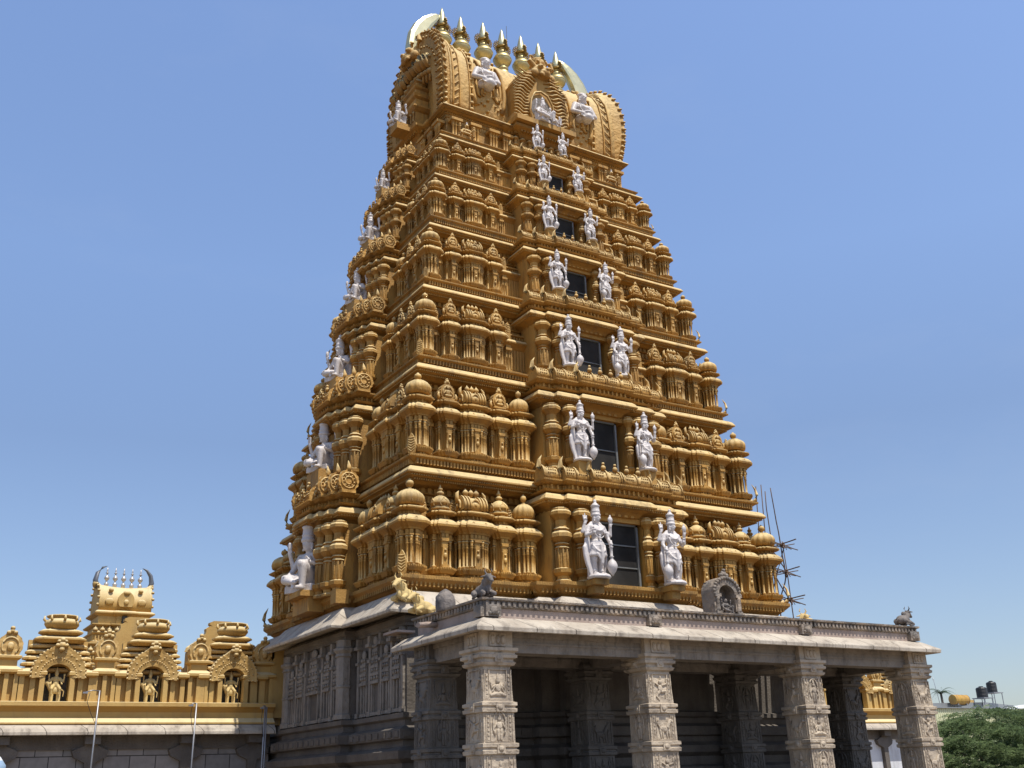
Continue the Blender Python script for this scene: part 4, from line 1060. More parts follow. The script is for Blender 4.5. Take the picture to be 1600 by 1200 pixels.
o = link('bull_statue', COW, None, None, (10.6, -7.9, 7.55), 2.6, .8)
tag(o, 'yellow bull statue seen from behind at the right corner of the tower foot', 'statue')
o = link('lion_statue', COWD, None, None, (-10.0, -13.75, 7.02), -.15, .62)
tag(o, 'dark weathered stone bull on the left front corner of the porch parapet', 'statue')
o = link('lion_statue', COWD, None, None, (10.0, -13.8, 7.02), PI/2+.2, .58)
o.name = 'bull_statue'
tag(o, 'dark weathered stone bull on the right end of the porch parapet', 'statue')
bpy.data.objects['lion_statue'].name = 'bull_statue'
mk = MB()
mk.lathe((0, 0, 0), [(.34, -.05), (.36, .1), (.36, .35), (.3, .55), (.2, .68), (.08, .76), (.001, .8)], 14, lobes=6, la=.07); mk.ell((0, -.26, .3), (.16, .14, .2), 8, 6); mk.ell((-.2, -.2, .45), (.1, .1, .12), 8, 5)
o = link('stone_dome', remeshed(mk, 'stone_dome', .03, STND, 1), None, None, (-10.2, -11.45, 6.98), -1.2, .9)
tag(o, 'small blackened stone dome on the left side parapet of the porch', 'ornament')

# ------------------------------------------------------------------ stone porch
porch = empty('stone_porch', (0, -11, 0)); tag(porch, 'low granite porch with carved pillars and flat roof in front of the tower', 'porch')
def pb(mb, name, mat): 
    o = mb.build(name, mat, porch, (0, 11, 0)); return o
mb = MB(); mb.bx(-10.5, 10.9, -14.2, -8.6, 0, .9); mb.bx(-10.7, 11.1, -14.4, -8.7, .9, 1.05)
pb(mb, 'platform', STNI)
PX = [-9.84, -3.5, 3.8, 9.93]
RAIL = (-10.36, 10.5)
# beams
mb = MB()
for x0, x1 in zip([-10.15]+PX, PX+[10.8]): pass
def beam(mb, a, b, z0=5.36, z1=5.98):
    (x0, y0), (x1, y1) = a, b
    if abs(x1-x0) > abs(y1-y0):
        mb.bx(x0, x1, y0-.34, y0+.34, z0, z1); mb.bx(x0, x1, y0-.40, y0+.40, z1-.16, z1+.001); mb.bx(x0, x1, y0-.375, y0+.375, z0+.25, z0+.31)
    else:
        mb.bx(x0-.34, x0+.34, y0, y1, z0+.003, z1-.003); mb.bx(x0-.40, x0+.40, y0, y1, z1-.163, z1-.004)
beam(mb, (-10.35, -13.58), (10.45, -13.58)); beam(mb, (-10.35, -10.05), (10.45, -10.05))
for x in PX: beam(mb, (x, -13.24), (x, -9.4))
pb(mb, 'beam', STNK2)
# roof slab; narrow slots by the tower shaped to throw sun patches on the wall
mb = MB()
mb.bx(-10.2, 10.3, -13.9, -9.35, 5.99, 6.4)
for a, b, c in ((-9.2, -4.4, -7.7), (-4.4, 4.4, -8.72), (4.75, 6.75, -7.7), (7.0, 7.2, -7.7), (7.45, 7.6, -7.7), (7.85, 7.95, -7.7), (8.2, 10.3, -7.7)): mb.bx(a, b, -9.352, c, 5.995, 6.395)
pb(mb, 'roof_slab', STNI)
# eave
EP = [(-10.2, -8.65), (-10.2, -14.0), (10.2, -14.0), (10.2, -9.2)]
mb = MB()
rings = []
for o_, z in [(-.6, 6.02), (.1, 5.98), (.58, 5.90), (.63, 5.92), (.64, 6.03), (.62, 6.07), (.45, 6.17), (.25, 6.3), (.1, 6.38), (-.1, 6.42), (-.6, 6.43)]:
    rings.append([mb.vert(p) for p in ((-10.2-o_, -8.62, z), (-10.2-o_, -14.0-o_, z), (10.2+o_, -14.0-o_, z), (10.2+o_, -9.2, z))])
for a, b in zip(rings, rings[1:]):
    for i in range(3): mb.face((a[i], a[i+1], b[i+1], b[i]))
mb.face([r[0] for r in rings]); mb.face([r[3] for r in rings])
# joints between the eave slabs
pb(mb, 'eave', LIMEJ)
mb = MB()
PP = [(-10.2, -9.35), (-10.2, -14.0), (10.2, -14.0), (10.2, -9.35), (9.7, -9.35), (9.7, -13.5), (-9.7, -13.5), (-9.7, -9.35)]
mb.sweep(PP, [(-.02, 6.4), (-.02, 6.70)], False, True); pb(mb, 'parapet', STNP)
mb = MB()
mb.sweep(PP, [(-.05, 6.70), (.06, 6.73), (.08, 6.80), (.05, 6.82), (.05, 6.90), (.15, 6.94), (.16, 7.0), (-.05, 7.01)])
dentils(mb, PP, .05, 6.76, 6.9, .06, .1, .1, (0, 1, 2))
pb(mb, 'parapet_cornice', STNW)
for x in (-9.95, -3.5, 3.8, 10.0):
    mb = MB()
    mb.bx(x-.27, x+.27, -14.16, -13.9, 6.42, 6.79); mb.ell((x, -14.18, 6.6), (.16, .06, .14), 10, 6)
    for q in (-.14, .14): mb.ell((x+q, -14.17, 6.52), (.06, .05, .07), 6, 5)
    if x < -9: mb.bx(-10.36, -10.1, -14.05, -13.6, 6.42, 6.79)
    pb(mb, 'parapet_block', STNW)

mb = MB(); mb.tube([(-9.9, -10.7, 6.62), (-10.5, -10.7, 6.6), (-10.85, -10.7, 6.57)], [.2, .2, .17], 8, flat=.5); pb(mb, 'water_spout', STNP)
mb = MB(); mb.bx(-10.35, -9.6, -8.0, -6.9, 6.72, 6.80); mb.build('canopy_slab', STNP, tower)
# relief figurines shared by all pillars
def relief(v):
    mb = MB(); random.seed(v)
    if v == 0:   # seated four-armed figure
        mb.ell((0, 0, .12), (.26, .05, .08), 10, 6); mb.ell((0, 0, .3), (.11, .06, .15), 10, 6); mb.ell((0, 0, .52), (.08, .06, .09), 10, 6); mb.cap((0, 0, .6), (0, 0, .74), .06, .02, 8)
        for q in (-1, 1):
            mb.cap((q*.1, 0, .4), (q*.24, 0, .3), .035, .03, 6); mb.cap((q*.24, 0, .3), (q*.27, 0, .48), .03, .03, 6); mb.cap((q*.1, 0, .38), (q*.2, 0, .2), .035, .03, 6)
            mb.cap((q*.05, 0, .14), (q*.26, 0, .08), .06, .05, 6)
    elif v == 1:   # dancing
        mb.ell((0, 0, .38), (.1, .06, .15), 10, 6); mb.ell((.02, 0, .62), (.08, .06, .09), 10, 6); mb.cap((.02, 0, .68), (.03, 0, .8), .05, .02, 6)
        mb.cap((-.05, 0, .28), (-.18, 0, .12), .06, .045, 6); mb.cap((-.18, 0, .12), (-.08, 0, 0), .045, .035, 6); mb.cap((.06, 0, .28), (.24, 0, .3), .06, .045, 6); mb.cap((.24, 0, .3), (.2, 0, .08), .045, .03, 6)
        mb.cap((-.1, 0, .5), (-.26, 0, .6), .035, .03, 6); mb.cap((.1, 0, .5), (.28, 0, .55), .035, .03, 6); mb.cap((.28, 0, .55), (.3, 0, .72), .03, .03, 6); mb.cap((-.26, 0, .6), (-.3, 0, .42), .03, .03, 6)
    elif v == 2:   # standing niche figure
        mb.cap((-.05, 0, .02), (-.05, 0, .3), .05, .06, 6); mb.cap((.05, 0, .02), (.05, 0, .3), .05, .06, 6); mb.ell((0, 0, .42), (.11, .06, .15), 10, 6); mb.ell((0, 0, .62), (.07, .06, .08), 8, 6); mb.cap((0, 0, .68), (0, 0, .86), .055, .02, 6)
        for q in (-1, 1): mb.cap((q*.1, 0, .5), (q*.2, 0, .36), .035, .03, 6); mb.cap((q*.2, 0, .36), (q*.22, 0, .55), .03, .03, 6)
        mb.tube([(.24*math.sin(t), 0, .45+.42*math.cos(t)) for t in [-2.4+4.8*k/14 for k in range(15)]], .03, 6)
    else:   # beast
        mb.ell((0, 0, .3), (.22, .06, .12), 10, 6); mb.cap((.15, 0, .36), (.26, 0, .55), .08, .06, 8); mb.ell((.3, 0, .58), (.09, .05, .06), 8, 6)
        for q in (-.17, -.08, .1, .2): mb.cap((q, 0, .25), (q+.03, 0, .02), .045, .03, 6)
        mb.tube([(-.2, 0, .35), (-.3, 0, .5), (-.24, 0, .62)], .025, 6)
    return mesh_of(mb, 'relief_figure', STNC)
REL = [relief(k) for k in range(4)]
def pillar_mesh():
    mb = MB()
    def sq(h): return rect(h, h)
    prof = [(.06, 0), (.06, .3), (.0, .33), (.0, .5)]
    mb.sweep(sq(.58), [(.1, 0), (.1, .25), (.02, .3), (-.02, .32), (-.03, 1.30), (.04, 1.32), (.05, 1.42), (.0, 1.45), (.0, 1.49), (.05, 1.52), (.05, 1.62), (-.03, 1.64), (-.04, 2.50), (.03, 2.52), (.04, 2.62), (-.01, 2.64), (-.01, 2.68), (.04, 2.71), (.04, 2.8), (-.05, 2.83), (-.10, 3.86), (.0, 3.90), (.04, 3.98), (-.02, 4.02), (-.02, 4.08), (.07, 4.12), (.08, 4.2), (.02, 4.24), (.02, 4.28), (.1, 4.33), (.1, 4.42), (-.03, 4.43), (-.03, 4.92)])
    # panels: borders with diamond strips
    for ang in range(4):
        mb.M = Matrix.Rotation(ang*PI/2, 4, 'Z')
        for z0, z1, yy in ((.36, 1.26, .56), (1.68, 2.46, .55), (2.88, 3.78, .515)):
            for sx in (-1, 1):
                for xx in (.46, .31): mb.bx(sx*xx-.012, sx*xx+.012, -yy-.02, -yy+.05, z0, z1)
                n = int((z1-z0)/.13)
                for k in range(n):
                    zc = z0+.065+k*.13; mb.box((sx*.385, -yy+.01, zc), (.035, .028, .035))
            mb.bx(-.5, .5, -yy-.015, -yy+.05, z0-.01, z0+.015); mb.bx(-.3, .3, -yy-.015, -yy+.05, z1-.02, z1+.005)
        for zc in (1.47, 2.66, 4.12):
            mb.bx(-.14, .14, -.65, -.5, zc-.13, zc+.13); mb.ell((0, -.65, zc), (.1, .03, .1), 8, 5)
        mb.bx(-.3, .3, -.6, -.5, 4.46, 4.88)
        for k in range(3): mb.ell((-.18+.18*k, -.6, 4.66), (.08, .05, .16), 8, 5)
    mb.M = None
    return mesh_of(mb, 'pillar', STNC)
PIL = pillar_mesh(); PILK = PIL.copy(); PILK.materials.clear(); PILK.materials.append(STNK)  # inner row uses the copy with shade in its colour
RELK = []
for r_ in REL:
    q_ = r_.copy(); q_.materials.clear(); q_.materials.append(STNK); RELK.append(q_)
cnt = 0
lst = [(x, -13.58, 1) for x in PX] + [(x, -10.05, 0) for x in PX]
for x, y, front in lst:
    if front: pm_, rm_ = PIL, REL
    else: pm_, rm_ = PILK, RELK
    o = link('pillar', pm_, None, porch, (x, y+11, 1.05))
    for k, zz in enumerate((.42, 1.72, 2.93)):
        for face in (0, 1):
            q = (cnt+k*2+face*3) % 4
            yy = (.56, .55, .515)[k]
            link('relief_figure', rm_[q], None, o, (0, -yy-.01, zz) if face == 0 else (-yy-.01, 0, zz), 0 if face == 0 else -PI/2, (.95, .9, .95))
    cnt += 1
# little shrine on the porch parapet
t = empty('parapet_shrine', (-.02+.05, -13.75, 7.0)); tag(t, 'small weathered stone shrine with round arch standing on the porch parapet', 'shrine')
t.location.x = .02
mb = MB()
out = [(.66*math.sin(a), .78+.58*math.cos(a)) for a in [-1.75+3.5*k/20 for k in range(21)]]
arch = [(-.64, 0)]+out+[(.64, 0), (.38, 0)]+[(.38*math.sin(a), .72+.33*math.cos(a)) for a in [1.57-3.14*k/14 for k in range(15)]]+[(-.38, 0)]
mb.prism(arch, -.3, .35)
for k in range(16):
    a = -1.7+3.4*k/15; mb.ell((.6*math.sin(a), -.3, .78+.53*math.cos(a)), (.075, .08, .075), 7, 5)
for sx in (-1, 1):
    mb.bx(sx*.38, sx*.62, -.38, -.2, .0, .1); mb.bx(sx*.36, sx*.64, -.39, -.2, .6, .72); mb.lathe((sx*.5, -.3, .1), [(.1, 0), (.08, .05), (.08, .4), (.11, .5)], 8)
mb.ell((0, -.2, 1.48), (.13, .1, .12), 8, 6); mb.ell((0, -.24, 1.6), (.07, .07, .06), 8, 5)
for q in (-1, 1): mb.ell((q*.13, -.2, 1.42), (.1, .1, .08), 8, 5)
mb.build('arch', STNW, t)
mb = MB(); mb.bx(-.5, .5, .2, .36, 0, 1.2); mb.build('back_wall', STND, t)
mb = MB(); mb.bx(-.66, .66, -.42, .4, -.02, .012); mb.build('base', STNW, t)
o = link('statue', SEATD, None, None, (.04, -13.9, 7.02), .1, .33); tag(o, 'small grey stone seated couple inside the parapet shrine', 'statue')

# ------------------------------------------------------------------ boundary walls with parapet shrines
def niche_shrine(par, x, y, z, sc_=1.0, kind=0):
    """broad shrine with arched niche, stacked slabs and a bowl on top; front at -y"""
    t = empty('niche_shrine', (x, y, z)); t.parent = par; t.scale = (sc_,)*3
    mb = MB()
    for sx in (-1, 1):
        a, b = sorted((sx*.5, sx*1.5)); mb.bx(a, b, .22, .8, 0, 1.08)
        for xx in (.6, .95, 1.38): mb.bx(sx*xx-.10, sx*xx+.10, -.16 if xx < .9 else -.04, .4, 0.002, 1.06)
        for xx, hw in ((.7, .24), (1.3, .3)):
            mb.sweep([(sx*xx-hw, -.2), (sx*xx+hw, -.2), (sx*xx+hw, .5), (sx*xx-hw, .5)], [(-.08, 1.02), (.02, 1.08), (.02, 1.2), (-.1, 1.3)])
    mb.bx(-1.2, 1.2, .7, .95, 1.08, 2.6)
    mb.build('shrine_wall', YEL, t)
    mb = MB()
    hws = [1.5, 1.47, 1.42, 1.33, 1.2]
    for k, hw in enumerate(hws):
        zz = 1.22+k*.25
        P = octa(hw*.95, .30, .2); P = [(a, b+.62) for a, b in P]
        mb.sweep(P, [(-.1, zz), (.04, zz+.04), (.04, zz+.12), (-.06, zz+.19), (-.1, zz+.2)])
    for zz, hw in ((2.45, 1.02), (2.75, .86)):
        P = [(a, b+.45) for a, b in octa(hw, .55, .3)]
        mb.sweep(P, [(-.2, zz), (-.1, zz+.06), (.02, zz+.12), (.02, zz+.18), (-.15, zz+.27)])
    mb.build('stacked_roof', YEL, t)
    mb = MB()
    ro, ri = 1.06, .56
    pts = [(ro*math.sin(a), 1.12+ro*math.cos(a)*1.02) for a in [-1.75+3.5*k/28 for k in range(29)]]
    inn = [(ri*math.sin(a), 1.0+ri*math.cos(a)*.95) for a in [1.5-3.0*k/16 for k in range(17)]]
    q = len(pts)
    # arch band as two strips
    A = [(x_, z_+.22*math.exp(-(x_/.32)**2)) for x_, z_ in pts]; B = [(ri*math.sin(a), 1.0+ri*math.cos(a)*.95) for a in [-1.6+3.2*k/28 for k in range(29)]]
    for yy0, yy1 in ((-.28, .3),):
        f0 = [mb.vert((u, yy0, v)) for u, v in A]; g0 = [mb.vert((u, yy0+.1, v)) for u, v in B]
        f1 = [mb.vert((u, yy1, v)) for u, v in A]; g1 = [mb.vert((u, yy1, v)) for u, v in B]
        for k in range(28):
            mb.face((f0[k], f0[k+1], g0[k+1], g0[k])); mb.face((f0[k], f1[k], f1[k+1], f0[k+1])); mb.face((g0[k], g0[k+1], g1[k+1], g1[k]))
    for k in range(24):
        a = -1.7+3.4*k/23
        mb.ell((.72*math.sin(a), -.2, 1.06+.70*math.cos(a)), (.04, .05, .04), 6, 4)
        mb.tube([(ro*math.sin(a), -.2, 1.12+ro*math.cos(a)), (ro*1.07*math.sin(a), -.22, 1.12+ro*1.07*math.cos(a))], [.08, .03], 6)
        if k % 2: mb.ell((.9*math.sin(a), -.25, 1.1+.9*math.cos(a)), (.045, .03, .045), 6, 4)
    for dx, dz, r in ((0, 2.3, .17), (-.17, 2.28, .1), (.17, 2.28, .1), (0, 2.5, .12), (-.14, 2.45, .08), (.14, 2.45, .08), (0, 2.12, .12)): mb.ell((dx, -.32, dz), (r, .12, r), 8, 6)
    mb.build('arch', YELC, t)
    mb = MB(); mb.bx(-.6, .6, .62, .69, 0, 1.75); mb.build('niche_back', STNI, t)  # niche shade put into the dark colour of its back
    mb = MB()
    mb.lathe((0, .45, 3.0), [(.45, 0), (.58, .08), (.68, .22), (.68, .32), (.6, .44), (.5, .46), (.5, .5), (.62, .56), (.62, .62), (.3, .66)], 28, lobes=14 if kind else 4, la=.05)
    for k in range(5):
        a = -PI+k*PI/4; mb.tube([(.6*math.cos(a), .45+.6*math.sin(a), 3.3), (.74*math.cos(a), .45+.74*math.sin(a), 3.45), (.72*math.cos(a), .45+.72*math.sin(a), 3.6)], [.06, .06, .02], 6)
    mb.build('bowl', YEL, t)
    return t
def side_shrine(par, x, y, z):
    t = empty('side_shrine', (x, y, z)); t.parent = par
    mb = MB(); mb.bx(-.45, .45, .18, .8, 0, 1.1)
    for q in (-.36, 0, .36): mb.bx(q-.08, q+.08, -.08, .3, .002, 1.08)
    mb.sweep([(-.5, -.15), (.5, -.15), (.5, .7), (-.5, .7)], [(-.1, 1.05), (.05, 1.12), (.05, 1.22), (-.12, 1.34), (-.16, 1.36), (-.16, 1.6), (-.02, 1.68), (-.02, 1.76), (-.12, 1.8)])
    mb.build('shrine_wall', YEL, t)
    mb = MB(); mb.prism([(.46*r*math.sin(a), 2.15+.5*r*math.cos(a)) for a, r in [(-2.5+5*k/22, 1+.05*(k % 2)) for k in range(23)]], -.05, .35)
    mb.tube([(.32*math.sin(a), -.07, 2.12+.36*math.cos(a)) for a in [-2.4+4.8*k/14 for k in range(15)]], .04, 6)
    for dx, dz in ((0, 2.72), (-.12, 2.66), (.12, 2.66), (0, 2.84)): mb.ell((dx, -.06, dz), (.1, .1, .1), 7, 5)
    mb.ell((0, -.1, 2.1), (.13, .08, .2), 8, 6)
    mb.build('gable', YELC, t)
def back_plate(par, x, y, z, w=1.75, flat=False):
    mb = MB(); L = [(w, 0), (w, 1.1)]
    for k in range(7):
        q = w*(1-.105*k); zz = 1.1+.36*k; L += [(q+.08, zz+.05), (q+.1, zz+.17), (q-.08, zz+.3)]
    L += [(.45, 3.55), (.58, 3.62), (.58, 3.72), (.4, 3.8)]
    pts = L+[(-a, b) for a, b in reversed(L)]
    mb.prism(pts, 0, .35); return mb.build('rear_shrine', YEL, par, (x, y, z))
def wall(x0, x1, label, shrines, sides, plates, brackets, white=False):
    xc = (x0+x1)/2
    t = empty('boundary_wall', (xc, 4.9, 0)); tag(t, label, 'wall')
    def B(mb, name, mat): return mb.build(name, mat, t, (-xc, -4.9, 0))
    mb = MB(); mb.bx(x0, x1, 5.0, 8.0, 0, 3.35); B(mb, 'stone_face', BLOCK if not white else WHT2)
    mb = MB(); mb.bx(x0, x1, 4.9, 8.0, 3.35, 3.95); B(mb, 'lintel', STN)
    def ext(mb, prof):
        rings = [[mb.vert((x, y, z)) for y, z in prof] for x in (x0, x1)]
        a, b = rings
        for k in range(len(prof)-1): mb.face((a[k], b[k], b[k+1], a[k+1]))
        mb.face(a); mb.face(b[::-1])
    mb = MB(); ext(mb, [(5.2, 3.99), (4.5, 3.93), (4.17, 3.88), (4.14, 3.9), (4.14, 4.0), (4.22, 4.14), (4.4, 4.29), (5.2, 4.3)]); B(mb, 'eave', LIMEJ)
    mb = MB(); ext(mb, [(5.2, 4.3), (4.42, 4.302), (4.36, 4.32), (4.36, 4.38), (4.55, 4.55), (4.62, 4.57), (4.62, 4.80), (4.5, 4.95), (4.35, 5.02), (4.35, 5.17), (4.5, 5.2), (8.0, 5.2)]); B(mb, 'cornice', YEL)
    mb = MB()
    for x in brackets:
        mb.bx(x-.3, x+.3, 4.45, 5.0, 3.55, 3.86)
        mb.prism([(x-.25, 3.55), (x+.25, 3.55), (x+.25, 3.5), (x+.72, 3.3), (x+.62, 3.05), (x+.2, 2.85), (x+.18, 0), (x-.18, 0), (x-.2, 2.85), (x-.62, 3.05), (x-.72, 3.3), (x-.25, 3.5)], 4.75, 5.02)
    B(mb, 'bracket_pilaster', STN)
    for n, x in enumerate(shrines): o = niche_shrine(t, x-xc, 4.72-4.9, 5.2, .96, n == 2)
    for x in sides: side_shrine(t, x-xc, 4.75-4.9, 5.2)
    for x in plates: back_plate(t, x-xc, 6.6-4.9, 5.2)
    return t
WHT2 = paint('whitewashed_blocks', (.68, .68, .68), (.60, .60, .61), stain=(.35, .33, .31), stain_amt=.5, bump=.3)
lw = wall(-48, -10.35, 'long yellow and grey stone wall with niche shrines along its top, left of the tower', [-12.25, -15.75, -19.5, -23.2, -27], [-10.85, -13.75, -17.65, -21.4], [-12.3, -16.1], [-11.15, -14.05, -17.9, -21.3, -25, -29])
mb = MB(); mb.bx(-10.5, -9.9, 4.7, 6.4, 4.58, 7.75); mb.bx(-9.95, -9.4, 5.0, 6.4, 4.3, 7.75); mb.build('end_pier', YEL, lw, (-lw.location.x, -4.9, 0))
mb = MB(); mb.bx(-13.95, -13.35, 5.9, 6.5, 5.2, 7.5); mb.lathe((-13.65, 6.2, 7.5), [(.42, 0), (.36, .2), (.1, .4)], 4, False); mb.build('pinnacle', YEL, lw, (-lw.location.x, -4.9, 0))
rw = wall(10.4, 33.2, 'long yellow and whitewashed wall with niche shrines seen through the porch, right of the tower', [28.2, 31.9, 24.4, 20.6], [26.3, 30.05], [28.2, 24.4], [30.0, 26.5, 23], True)
# deities riding animals in the niches
def rider():
    mb = MB()
    mb.ell((0, .0, .55), (.3, .14, .17), 12, 8); mb.cap((-.2, -.02, .62), (-.38, -.06, .86), .13, .1, 8); mb.ell((-.44, -.08, .9), (.14, .09, .09), 8, 6)
    for q in (-.2, -.1, .14, .24): mb.cap((q, -.02+.05*(q > 0), .48), (q, -.02, .04), .06, .045, 8)
    mb.tube([(.3, 0, .6), (.42, 0, .5), (.4, 0, .25)], .035, 6)
    mb.ell((0, 0, .86), (.16, .13, .2), 10, 8); mb.ell((0, 0, 1.08), (.19, .12, .13), 10, 8); mb.ell((0, -.03, 1.32), (.1, .1, .13), 10, 8); mb.cap((0, -.02, 1.42), (0, 0, 1.62), .09, .03, 8)
    for q in (-1, 1):
        mb.cap((q*.1, -.05, .76), (q*.2, -.22, .6), .09, .07, 8); mb.cap((q*.2, -.22, .6), (q*.18, -.18, .36), .06, .05, 8)
        mb.cap((q*.18, 0, 1.12), (q*.34, -.06, .95), .055, .045, 8); mb.cap((q*.34, -.06, .95), (q*.36, -.12, 1.2), .045, .04, 8); mb.ell((q*.36, -.12, 1.27), (.06, .05, .07), 6, 5)
        mb.cap((q*.18, 0, 1.08), (q*.26, -.14, .86), .05, .04, 8); mb.ell((q*.26, -.18, .84), (.05, .05, .05), 6, 5)
    return remeshed(mb, 'statue', .022, YELS, 1)
RID = rider()
for x, lb in ((-12.25, 'the niche nearest the tower'), (-15.75, 'the second niche from the tower'), (-19.5, 'the third niche from the tower')):
    o = link('statue', RID, None, None, (x, 4.95, 5.2), 0, (.82, .8, .84)); tag(o, 'yellow deity riding an animal in %s on the left wall' % lb, 'statue', 'riding deities in the wall niches')

# ------------------------------------------------------------------ small inner tower
ti = empty('inner_tower', (-8.75, 47, 0)); tag(ti, 'small distant yellow temple tower with five finials above the left wall', 'tower')
w0 = 2.15
mb = MB()
prof = []
tiers = [(9.2, 2.75, 2.2), (11.0, 2.55, 2.0), (12.7, 2.3, 1.8)]
mb.bx(-3.2, 3.2, -2.6, 2.6, 0, 9.2)
for n, (z, w, d) in enumerate(tiers):
    P = [(-w, -d), (-w*.4, -d), (-w*.4, -d-.18), (w*.4, -d-.18), (w*.4, -d), (w, -d), (w, d), (-w, d)]
    h = 1.75 if n < 2 else 1.55
    mb.sweep(P, [(.12, z), (.15, z+.12), (0, z+.16), (-.12, z+.2), (-.12, z+h*.42), (.06, z+h*.5), (.08, z+h*.56), (-.05, z+h*.62), (-.2, z+h*.64), (-.2, z+h*.84), (0, z+h*.88), (.12, z+h*.93), (.12, z+h*.98), (-.1, z+h)])
    dentils(mb, P, -.12, z+.2, z+h*.42, .1, .09, .12, (0, 1, 2, 3, 4, 7)); 
    for k in range(9):
        x = -w*.93+w*1.86*k/8; mb.lathe((x, -d-.02-(.18 if abs(x) < w*.4 else 0), z+h*.6), [(.17, 0), (.2, .08), (.14, .22), (.03, .3), (.05, .36), (.001, .42)], 8)
mb.build('storey', YEL, ti)
mb = MB(); P = [(-2.1, -1.7), (-.75, -1.7), (-.75, -1.85), (.75, -1.85), (.75, -1.7), (2.1, -1.7), (2.1, 1.7), (-2.1, 1.7)]
mb.sweep(P, [(-.15, 14.2), (-.15, 14.85), (.05, 14.95), (.2, 15.05), (.2, 15.15), (0, 15.28)]); mb.build('storey', YEL, ti)
mb = MB(); mb.bx(-.22, .22, -1.95, -1.7, 14.3, 14.82); mb.build('window', DARKI, ti)
mb = MB(); rings = []
for x, k in ((-2.05, 1.1), (-1.85, 1.02), (-1, .97), (0, .95), (1, .97), (1.85, 1.02), (2.05, 1.1)):
    sec = [(-1.35, 15.25), (-1.5, 15.8), (-1.42, 16.4), (-1.1, 17.0), (-.6, 17.4), (0, 17.5)]; full = sec+[(-a, b) for a, b in reversed(sec[:-1])]
    rings.append([mb.vert((x, y*k, 15.25+(z-15.25)*k)) for y, z in full])
mb.skin(rings, True)
for sx in (-1, 1):
    for k in range(10):
        a = -1.9+3.8*k/9; mb.ell((sx*2.1, 1.55*math.sin(a), 16.2+1.4*math.cos(a)), (.13, .14, .14), 6, 4)
    mb.ell((sx*1.15, -1.3, 16.95), (.2, .2, .2), 8, 6); mb.ell((sx*1.25, -1.55, 16.0), (.35, .08, .3), 8, 6); mb.ell((sx*2.2, 0, 17.6), (.22, .35, .35), 8, 6)
mb.prism([(.62*math.sin(a), 16.1+.72*math.cos(a)) for a in [-2.3+4.6*k/16 for k in range(17)]], -1.75, -1.3); mb.ell((0, -1.7, 16.7), (.3, .2, .22), 8, 6); mb.ell((0, -1.78, 15.95), (.2, .12, .25), 8, 6)
mb.build('barrel_roof', YEL, ti)
for sx in (-1, 1):
    mb = MB(); mb.tube([(sx*2.05, 0, 17.3), (sx*2.22, 0, 17.9), (sx*2.1, 0, 18.5), (sx*1.75, 0, 18.95), (sx*1.4, 0, 19.1)], [.34, .33, .26, .16, .03], 10, flat=.6); mb.build('crescent_horn', GREY, ti)
mk = MB(); mk.lathe((0, 0, 0), [(.16, -.1), (.16, .1), (.2, .2), (.1, .28), (.06, .45), (.12, .5), (.2, .62), (.2, .72), (.1, .85), (.05, .92), (.05, 1.02), (.14, 1.08), (.05, 1.15), (.07, 1.25), (.001, 1.6)], 12); SF = mesh_of(mk, 'finial', simple('pale_metal', (.5, .46, .42), .4, .5))
for k in range(5): link('finial', SF, None, ti, (-1.35+.66*k, 0, 17.45))

# ------------------------------------------------------------------ bamboo scaffolding right of the tower
def pole(mb, a, b, r0=.038, r1=.026):
    a = Vector(a); b = Vector(b); n = 8
    mb.tube([a.lerp(b, k/n)+Vector((random.uniform(-.03, .03), random.uniform(-.03, .03), 0)) for k in range(n+1)], [r0+(r1-r0)*k/n for k in range(n+1)], 6)

# ------------------------------------------------------------------ world, light, camera
sun_az = math.radians(12)     # toward +x from -y
sun_el = math.radians(65)
w = bpy.data.worlds.new('World'); sc.world = w; w.use_nodes = True
nt = w.node_tree; N = nt.nodes; L = nt.links
bg = N['Background']; bg.inputs[1].default_value = .12
sky = N.new('ShaderNodeTexSky'); sky.sky_type = 'NISHITA'; sky.sun_disc = False
sky.sun_elevation = sun_el; sky.sun_rotation = PI-sun_az
sky.altitude = 600; sky.air_density = 1.0; sky.dust_density = 1.5; sky.ozone_density = 2.0
tc = N.new('ShaderNodeTexCoord'); sp = N.new('ShaderNodeSeparateXYZ'); L.new(tc.outputs['Generated'], sp.inputs[0])
rp = N.new('ShaderNodeValToRGB'); L.new(sp.outputs[2], rp.inputs[0]); els = rp.color_ramp.elements
for p_, c_ in ((.0, (1.04, 1.0, 1.02)), (.3, (1.32, 1.28, 1.33)), (.45, (1.82, 1.79, 1.84)), (.66, (2.05, 2.05, 2.15)), (.72, (.7, .7, .7)), (1.0, (.12, .12, .12))):
    e = els.new(p_) if 0 < p_ < 1 else els[0 if p_ == 0 else -1]
    e.position = p_; e.color = (*[v/2 for v in c_], 1)
mlt = N.new('ShaderNodeVectorMath'); mlt.operation = 'MULTIPLY'; L.new(sky.outputs[0], mlt.inputs[0]); L.new(rp.outputs[0], mlt.inputs[1])
ml2 = N.new('ShaderNodeVectorMath'); ml2.operation = 'SCALE'; ml2.inputs['Scale'].default_value = 2.0; L.new(mlt.outputs[0], ml2.inputs[0])
